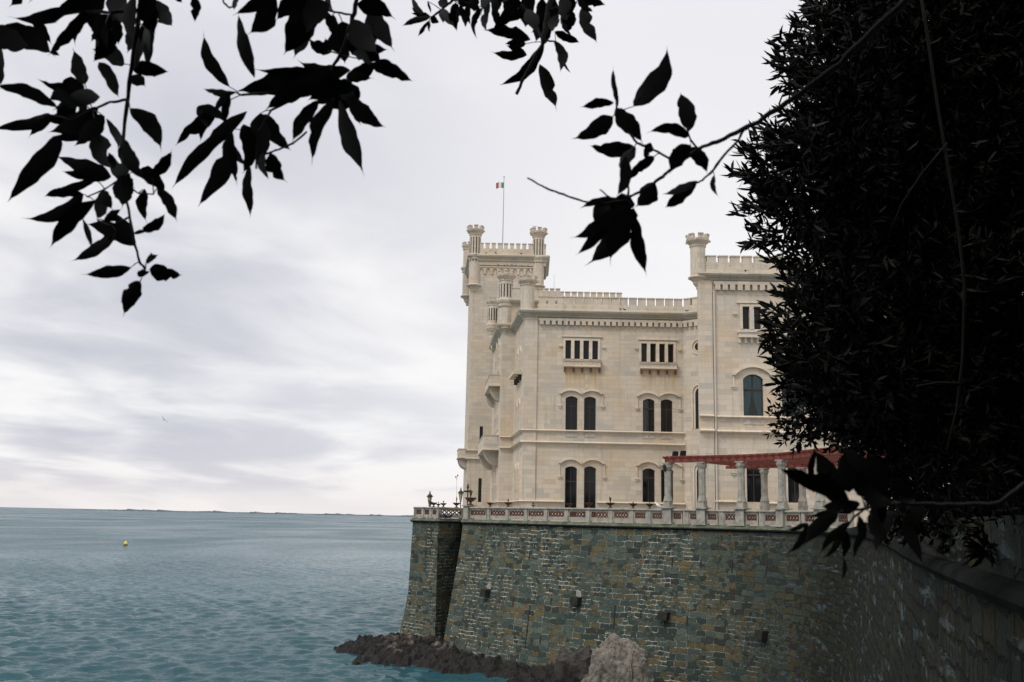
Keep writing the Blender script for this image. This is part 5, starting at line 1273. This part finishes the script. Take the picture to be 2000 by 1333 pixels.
B3 = [(828, 27, 805, -4, 15), (841, 33, 787, 49, 17), (838, 41, 817, 72, 10), (842, 33, 857, 44, 17), (835, 3, 842, 24, 6), (866, 18, 885, 50, 19), (890, 6, 889, 58, 25), (900, 12, 910, 52, 17), (915, 3, 918, 48, 15), (935, 12, 923, 56, 13), (943, 15, 930, 73, 15), (956, 5, 948, 58, 17), (970, -3, 973, 52, 21), (988, 2, 990, 36, 13),
      (1035, 26, 965, 54, 31), (1036, 78, 948, 62, 31), (1027, 86, 988, 84, 22), (1029, 108, 962, 104, 21), (1063, 88, 983, 162, 29), (1054, 126, 1088, 211, 33), (1085, 80, 1093, 138, 25), (1098, 118, 1115, 143, 6), (1084, 62, 1131, 79, 21), (1115, 20, 1110, 64, 26), (1098, 40, 1114, 68, 13), (1138, 12, 1169, 77, 32),
      (1128, -2, 1181, 6, 23), (1122, -2, 1094, 30, 25), (1040, -12, 1030, 52, 42), (1060, -3, 1045, 78, 38), (1082, -8, 1075, 58, 38), (1010, -8, 1000, 32, 32), (975, -12, 960, 22, 28), (930, -12, 925, 22, 28), (905, -12, 900, 17, 32), (950, -12, 955, 27, 26), (1070, 38, 1060, 88, 26), (1090, 28, 1080, 62, 24), (985, -10, 1006, 24, 28), (1030, 18, 1050, 62, 32), (870, -10, 868, 18, 22), (1100, -8, 1098, 34, 34)]
B4s = [[(1900, -180, 20), (1830, -70, 17), (1760, 10, 15), (1700, 66, 14), (1640, 126, 13), (1560, 186, 12), (1530, 206, 12), (1480, 238, 10), (1450, 254, 10), (1400, 277, 8), (1363, 292, 8), (1330, 316, 8), (1300, 340, 7), (1275, 360, 6), (1240, 380, 5), (1224, 386, 5)], [(1455, 251, 5), (1440, 276, 5), (1405, 315, 6), (1392, 335, 5), (1372, 353, 4), (1358, 358, 4)],
       [(1322, 318, 5), (1290, 300, 5), (1265, 288, 5), (1245, 280, 5), (1225, 255, 5), (1205, 222, 4), (1204, 195, 4)], [(1226, 390, 5), (1180, 398, 4), (1140, 394, 4), (1100, 380, 4), (1070, 370, 4), (1030, 348, 3)], [(1197, 391, 4), (1172, 371, 3)], [(1227, 382, 5), (1228, 345, 4), (1224, 320, 3)], [(1363, 291, 4), (1348, 272, 4), (1341, 250, 3)]]
B4 = [(1238, 208, 1308, 104, 46), (1199, 201, 1137, 212, 21), (1207, 207, 1196, 134, 12), (1202, 212, 1257, 277, 36), (1197, 228, 1124, 273, 36), (1238, 286, 1157, 283, 31), (1240, 286, 1213, 330, 26), (1222, 305, 1206, 378, 30), (1278, 306, 1229, 348, 23), (1271, 279, 1257, 310, 19), (1346, 256, 1325, 187, 40), (1346, 266, 1267, 260, 25),
      (1349, 284, 1311, 336, 36), (1349, 288, 1381, 334, 28), (1361, 354, 1302, 382, 20), (1361, 357, 1303, 404, 28), (1395, 343, 1403, 386, 12), (1279, 356, 1243, 403, 38), (1216, 394, 1137, 407, 19), (1202, 408, 1119, 467, 27), (1206, 418, 1136, 499, 25), (1227, 398, 1151, 513, 52), (1238, 408, 1190, 510, 46), (1240, 423, 1262, 532, 29),
      (1214, 378, 1226, 432, 46), (1199, 388, 1214, 442, 32), (1190, 395, 1160, 440, 30)]
B5s = [[(2150, 880, 12), (2000, 948, 10), (1950, 984, 9), (1850, 987, 8), (1790, 985, 7), (1720, 985, 6), (1690, 994, 6), (1650, 1000, 5)], [(1790, 986, 5), (1772, 975, 5), (1755, 965, 4)], [(1690, 994, 4), (1668, 1010, 4), (1655, 1030, 3)], [(1750, 986, 4), (1758, 1005, 4)]]
B5 = [(1665, 995, 1520, 929, 46), (1588, 962, 1597, 879, 17), (1642, 968, 1599, 882, 42), (1658, 962, 1640, 888, 38), (1682, 967, 1665, 903, 24), (1692, 972, 1680, 918, 26), (1702, 962, 1650, 876, 52), (1722, 972, 1700, 886, 52), (1578, 1022, 1539, 1080, 15), (1637, 1003, 1572, 1069, 32), (1662, 1018, 1600, 1078, 19), (1646, 1038, 1612, 1090, 13),
      (1651, 1035, 1648, 1092, 20), (1648, 1090, 1642, 1134, 9), (1678, 1008, 1680, 1064, 19), (1692, 1018, 1665, 1088, 13), (1702, 1006, 1706, 1074, 30), (1747, 998, 1727, 1047, 36), (1762, 1008, 1798, 1100, 26), (1680, 985, 1610, 985, 30), (1740, 985, 1680, 950, 36), (1720, 990, 1700, 1040, 26), (1780, 985, 1740, 940, 40), (1800, 985, 1770, 1030, 34), (1640, 1000, 1580, 1012, 16)]
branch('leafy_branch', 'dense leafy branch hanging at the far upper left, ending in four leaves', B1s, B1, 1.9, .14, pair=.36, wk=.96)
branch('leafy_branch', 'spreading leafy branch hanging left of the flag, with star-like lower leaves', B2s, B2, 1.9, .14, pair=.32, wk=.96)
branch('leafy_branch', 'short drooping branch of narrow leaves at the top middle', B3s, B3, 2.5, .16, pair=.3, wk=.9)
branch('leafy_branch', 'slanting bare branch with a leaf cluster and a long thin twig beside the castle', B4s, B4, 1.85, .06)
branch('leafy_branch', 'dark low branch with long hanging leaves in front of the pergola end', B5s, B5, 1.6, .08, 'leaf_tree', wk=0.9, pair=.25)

# ------------------------------------------------------------------ trees on the right
def leaf_cloud(name, mtl, parent, centres, counts, L, Wd, per, seed, quad=False, updir=(-.25, -.15, .55)):
    """sprigs of narrow leaves spread through overlapping lobes; each sprig grows outwards"""
    g = np.random.default_rng(seed); V = []; nsp = 0
    ux = np.array(updir)
    for (c, rad), n in zip(centres, counts):
        d = g.normal(size=(n, 3)); d /= np.linalg.norm(d, axis=1)[:, None]
        rr = rad * (1 - 0.55 * g.random(n) ** 1.6)
        rr *= 1 + .16 * np.sin(d[:, 0] * 7 + c[0]) * np.sin(d[:, 2] * 6 + c[2])
        p = np.array(c) + d * rr[:, None] * np.array([1, .9, 1])
        ax = d * .8 + ux + g.normal(scale=.35, size=(n, 3)); ax /= np.linalg.norm(ax, axis=1)[:, None]
        # leaves of every sprig
        P = np.repeat(p, per, 0); A = np.repeat(ax, per, 0); m = len(P)
        off = g.random(m) * L * 1.7; P = P + A * off[:, None]
        ld = A * .75 + g.normal(scale=.55, size=(m, 3)); ld /= np.linalg.norm(ld, axis=1)[:, None]
        sd = np.cross(ld, g.normal(size=(m, 3))); sd /= np.linalg.norm(sd, axis=1)[:, None]
        l = L * (.65 + .6 * g.random(m))[:, None]; w = Wd * (.7 + .5 * g.random(m))[:, None]
        up = np.cross(sd, ld); bend = (g.random(m)[:, None] - .5) * .25 * l
        if quad: V.append(np.stack([P, P + ld * l * .45 + sd * w * .5 + up * bend, P + ld * l, P + ld * l * .45 - sd * w * .5 + up * bend], 1))
        else: V.append(np.stack([P, P + ld * l * .28 + sd * w * .46 + up * bend * .6, P + ld * l * .66 + sd * w * .40 + up * bend, P + ld * l + up * bend * .2, P + ld * l * .66 - sd * w * .40 + up * bend, P + ld * l * .28 - sd * w * .46 + up * bend * .6], 1))
    V = np.concatenate(V); m, k, _ = V.shape
    me = bpy.data.meshes.new(name); me.vertices.add(m * k); me.vertices.foreach_set('co', V.reshape(-1).astype(np.float32))
    if k == 4: F = np.arange(m * 4).reshape(m, 4)
    else:
        b = np.arange(m)[:, None] * 6; F = np.concatenate([b + np.array([0, 1, 2, 3]), b + np.array([0, 3, 4, 5])])
    me.loops.add(F.size); me.loops.foreach_set('vertex_index', F.reshape(-1).astype(np.int32))
    me.polygons.add(len(F)); me.polygons.foreach_set('loop_start', np.arange(0, F.size, 4, dtype=np.int32)); me.polygons.foreach_set('loop_total', np.full(len(F), 4, np.int32))
    me.update(); me.validate(); me.materials.append(mtl)
    o = bpy.data.objects.new(name, me); COL.objects.link(o)
    if parent: o.parent = parent
    return o
def lobe(px, py, r, Y): p = at(px, py, Y); return ((p.x, p.y, p.z), r / FPX * Y)
def tree(name, label, trunk, limbs, lobes, dens, L, Wd, per, seed, mtl, quad=False, up=(-.25, -.15, .55)):
    t = thing(name, label, 'tree', (0, 0, 0))
    mb = MB(); mb.tube([p for p, r in trunk], [r for p, r in trunk], 9); mb.build('trunk', M['bark'], t, smooth=True)
    mb = MB()
    for lm in limbs: mb.tube([p for p, r in lm], [r for p, r in lm], 7)
    mb.build('limbs', M['bark'], t, smooth=True)
    cnt = [max(20, int(dens * 12.6 * r * r * (0.55 if c[1] < 9 and r < .36 else 1))) for c, r in lobes]
    leaf_cloud('crown', mtl, t, lobes, cnt, L, Wd, per, seed, quad, up)
    return t
T1 = [lobe(*q) for q in ((1690, 10, 96, 6.6), (1612, 115, 74, 6.4), (1662, 225, 100, 6.6), (1545, 338, 66, 6.2), (1548, 425, 62, 6.3), (1585, 390, 80, 6.5), (1634, 530, 88, 6.6), (1614, 655, 80, 6.4), (1660, 730, 112, 6.8), (1610, 330, 110, 6.6),
     (1740, 120, 160, 7.0), (1760, 330, 180, 7.2), (1760, 560, 180, 7.2), (1770, 780, 150, 7.2), (1900, 60, 190, 7.4), (1920, 300, 200, 7.6), (1930, 560, 200, 7.6), (1940, 800, 170, 7.6), (1770, -140, 170, 7), (1930, -180, 210, 7.4), (2120, 100, 220, 7.6), (2130, 450, 230, 7.8), (2120, 800, 220, 7.8), (1860, 940, 70, 7.2), (1800, 900, 90, 7.0))]
tk = at(2090, 700, 8.6)
tr1 = [(Vector((tk.x, 8.8, H - 1.6)), .19), (Vector((tk.x - .05, 8.7, H - .2)), .16), (at(2060, 700, 8.4), .13), (at(2000, 350, 8), .10), (at(1950, 0, 7.8), .07), (at(1900, -250, 7.6), .04)]
lim1 = [[(at(2060, 700, 8.4), .07), (at(1920, 560, 7.6), .05), (at(1780, 470, 7.1), .03), (at(1640, 420, 6.6), .014)], [(at(2000, 350, 8), .06), (at(1880, 200, 7.4), .04), (at(1740, 130, 6.9), .025), (at(1640, 100, 6.5), .012)], [(at(2080, 800, 8.5), .06), (at(1920, 770, 7.5), .04), (at(1760, 730, 7.0), .02), (at(1640, 690, 6.6), .01)],
        [(at(1790, -60, 5.2), .010), (at(1808, 50, 5.1), .009), (at(1830, 200, 5.1), .008), (at(1850, 320, 5.0), .008), (at(1872, 450, 5.0), .008), (at(1884, 560, 5.0), .008), (at(1880, 700, 5.0), .007), (at(1868, 800, 5.0), .006), (at(1850, 880, 5.0), .008)], [(at(1850, 280, 5.0), .006), (at(1800, 340, 5.0), .005), (at(1760, 400, 5.0), .004), (at(1742, 445, 5.0), .004)],
        [(at(1876, 750, 5.0), .009), (at(1830, 748, 5.0), .007), (at(1790, 755, 5.0), .005)]]
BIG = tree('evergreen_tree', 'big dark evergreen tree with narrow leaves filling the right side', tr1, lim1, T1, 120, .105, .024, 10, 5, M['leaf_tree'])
def sprays():
    r_ = random.Random(21); mb = MB()
    for (x, y) in ((1556, 14), (1532, 46), (1503, 84), (1501, 138), (1526, 165), (1540, 214), (1526, 256), (1482, 270), (1434, 292), (1437, 352), (1442, 400), (1451, 435), (1454, 463), (1486, 511), (1498, 560), (1478, 618), (1482, 656), (1490, 692), (1512, 718), (1528, 742)):
        for k in range(4):
            tx, ty = x + r_.uniform(0, 16), y + r_.uniform(-14, 16); bx, by = tx + r_.uniform(55, 95), ty + r_.uniform(-8, 38); d = 6.2 + r_.uniform(-.25, .35)
            B, T = at(bx, by, d), at(tx, ty, d + r_.uniform(-.15, .1)); ax = (T - B).normalized(); ln = (T - B).length
            mb.tube([B, B.lerp(T, .5), B.lerp(T, .8)], [.003, .0022, .0014], 5)
            for j in range(7):
                f = .15 + .65 * j / 6; p = B.lerp(T, f); dv = (ax * r_.uniform(.6, 1.1) + Vector((r_.gauss(-.15, .4), r_.gauss(0, .5), r_.gauss(.2, .4)))).normalized()
                leaf3d(mb, p, p + dv * r_.uniform(.085, .14), r_.uniform(.014, .021), Vector((r_.gauss(0, .5), 1, r_.gauss(0, .5))).normalized(), r_.uniform(-.1, .1), .15, r_.randrange(9999))
            leaf3d(mb, B.lerp(T, .78), T, .022, Vector((0, 1, .2)), .05, .15, r_.randrange(9999))
    mb.build('leaf_sprays', M['leaf_tree'], BIG)
sprays()
T2 = [lobe(*q) for q in ((1590, 790, 62, 15), (1650, 800, 66, 15), (1560, 835, 30, 14.5), (1660, 720, 110, 15.5), (1720, 850, 70, 15), (1730, 600, 140, 16), (1740, 420, 150, 16.5), (1770, 230, 150, 17), (1800, 60, 150, 17), (1850, 800, 170, 15.5), (1850, 560, 220, 17), (1850, 300, 230, 18), (1850, 60, 240, 18), (1840, -200, 240, 18), (2050, 600, 250, 16), (2050, 250, 260, 17), (2050, -100, 260, 17), (2060, 860, 180, 15),
     (1965, 1040, 46, 9.6), (1890, 1040, 42, 10.6), (2020, 1060, 60, 8.8), (1770, 1000, 50, 13), (1880, 1020, 55, 11.8), (1960, 1000, 60, 11.5), (2040, 1010, 70, 11.5), (1780, 975, 56, 13), (1840, 985, 60, 12.5), (1900, 990, 60, 12), (1940, 930, 70, 12.5), (2060, 960, 100, 12))]
tk2 = at(1960, 900, 15.5)
tr2 = [(Vector((tk2.x, 16, H - 1.6)), .34), (Vector((tk2.x - .1, 16, H + .6)), .30), (at(1930, 600, 16.5), .24), (at(1900, 250, 17), .17), (at(1880, -50, 17.5), .1)]
lim2 = [[(at(1930, 600, 16.5), .12), (at(1780, 560, 16), .07), (at(1680, 560, 16), .03)], [(at(1945, 780, 16), .1), (at(1780, 760, 15.3), .05), (at(1620, 780, 15), .02)], [(at(1900, 250, 17), .1), (at(1780, 150, 17), .06), (at(1700, 100, 17), .03)]]
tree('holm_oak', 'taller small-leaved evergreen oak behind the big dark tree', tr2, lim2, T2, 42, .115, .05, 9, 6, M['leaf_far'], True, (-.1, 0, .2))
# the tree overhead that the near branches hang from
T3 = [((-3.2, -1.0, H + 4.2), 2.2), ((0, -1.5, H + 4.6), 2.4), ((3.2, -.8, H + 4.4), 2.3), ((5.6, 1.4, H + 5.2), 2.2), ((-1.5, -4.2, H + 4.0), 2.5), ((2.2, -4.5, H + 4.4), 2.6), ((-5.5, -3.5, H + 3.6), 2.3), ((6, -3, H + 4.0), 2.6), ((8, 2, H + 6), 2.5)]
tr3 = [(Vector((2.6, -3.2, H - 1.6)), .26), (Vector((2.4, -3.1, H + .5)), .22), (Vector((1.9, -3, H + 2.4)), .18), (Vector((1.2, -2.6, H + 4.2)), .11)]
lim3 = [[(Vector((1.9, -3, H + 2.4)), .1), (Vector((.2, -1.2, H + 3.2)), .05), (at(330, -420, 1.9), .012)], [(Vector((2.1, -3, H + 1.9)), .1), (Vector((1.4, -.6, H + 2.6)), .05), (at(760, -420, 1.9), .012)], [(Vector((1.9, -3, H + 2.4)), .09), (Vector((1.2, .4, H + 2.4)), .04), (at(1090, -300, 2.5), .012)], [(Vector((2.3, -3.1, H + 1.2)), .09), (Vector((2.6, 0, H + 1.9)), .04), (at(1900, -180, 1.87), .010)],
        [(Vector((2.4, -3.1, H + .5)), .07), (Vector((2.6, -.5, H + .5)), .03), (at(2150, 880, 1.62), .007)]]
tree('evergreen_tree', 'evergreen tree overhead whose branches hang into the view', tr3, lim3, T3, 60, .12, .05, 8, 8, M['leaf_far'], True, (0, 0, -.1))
# spiky tuft growing out of the near wall
tp = at(1925, 1072, 8.9)
t = thing('wall_plant', 'dark spiky tuft growing out of the near wall face', 'plant', tuple(tp)); r = random.Random(3); mb = MB()
for k in range(46):
    a = Vector((r.gauss(-.5, .6), r.gauss(-.4, .5), r.gauss(-.25, .6))).normalized(); leaf3d(mb, Vector((0, 0, 0)) + a * .02, a * r.uniform(.12, .26), .03, Vector((.2, .9, .1)), -.08, .2, k)
mb.build('leaves', M['leaf_tree'], t)
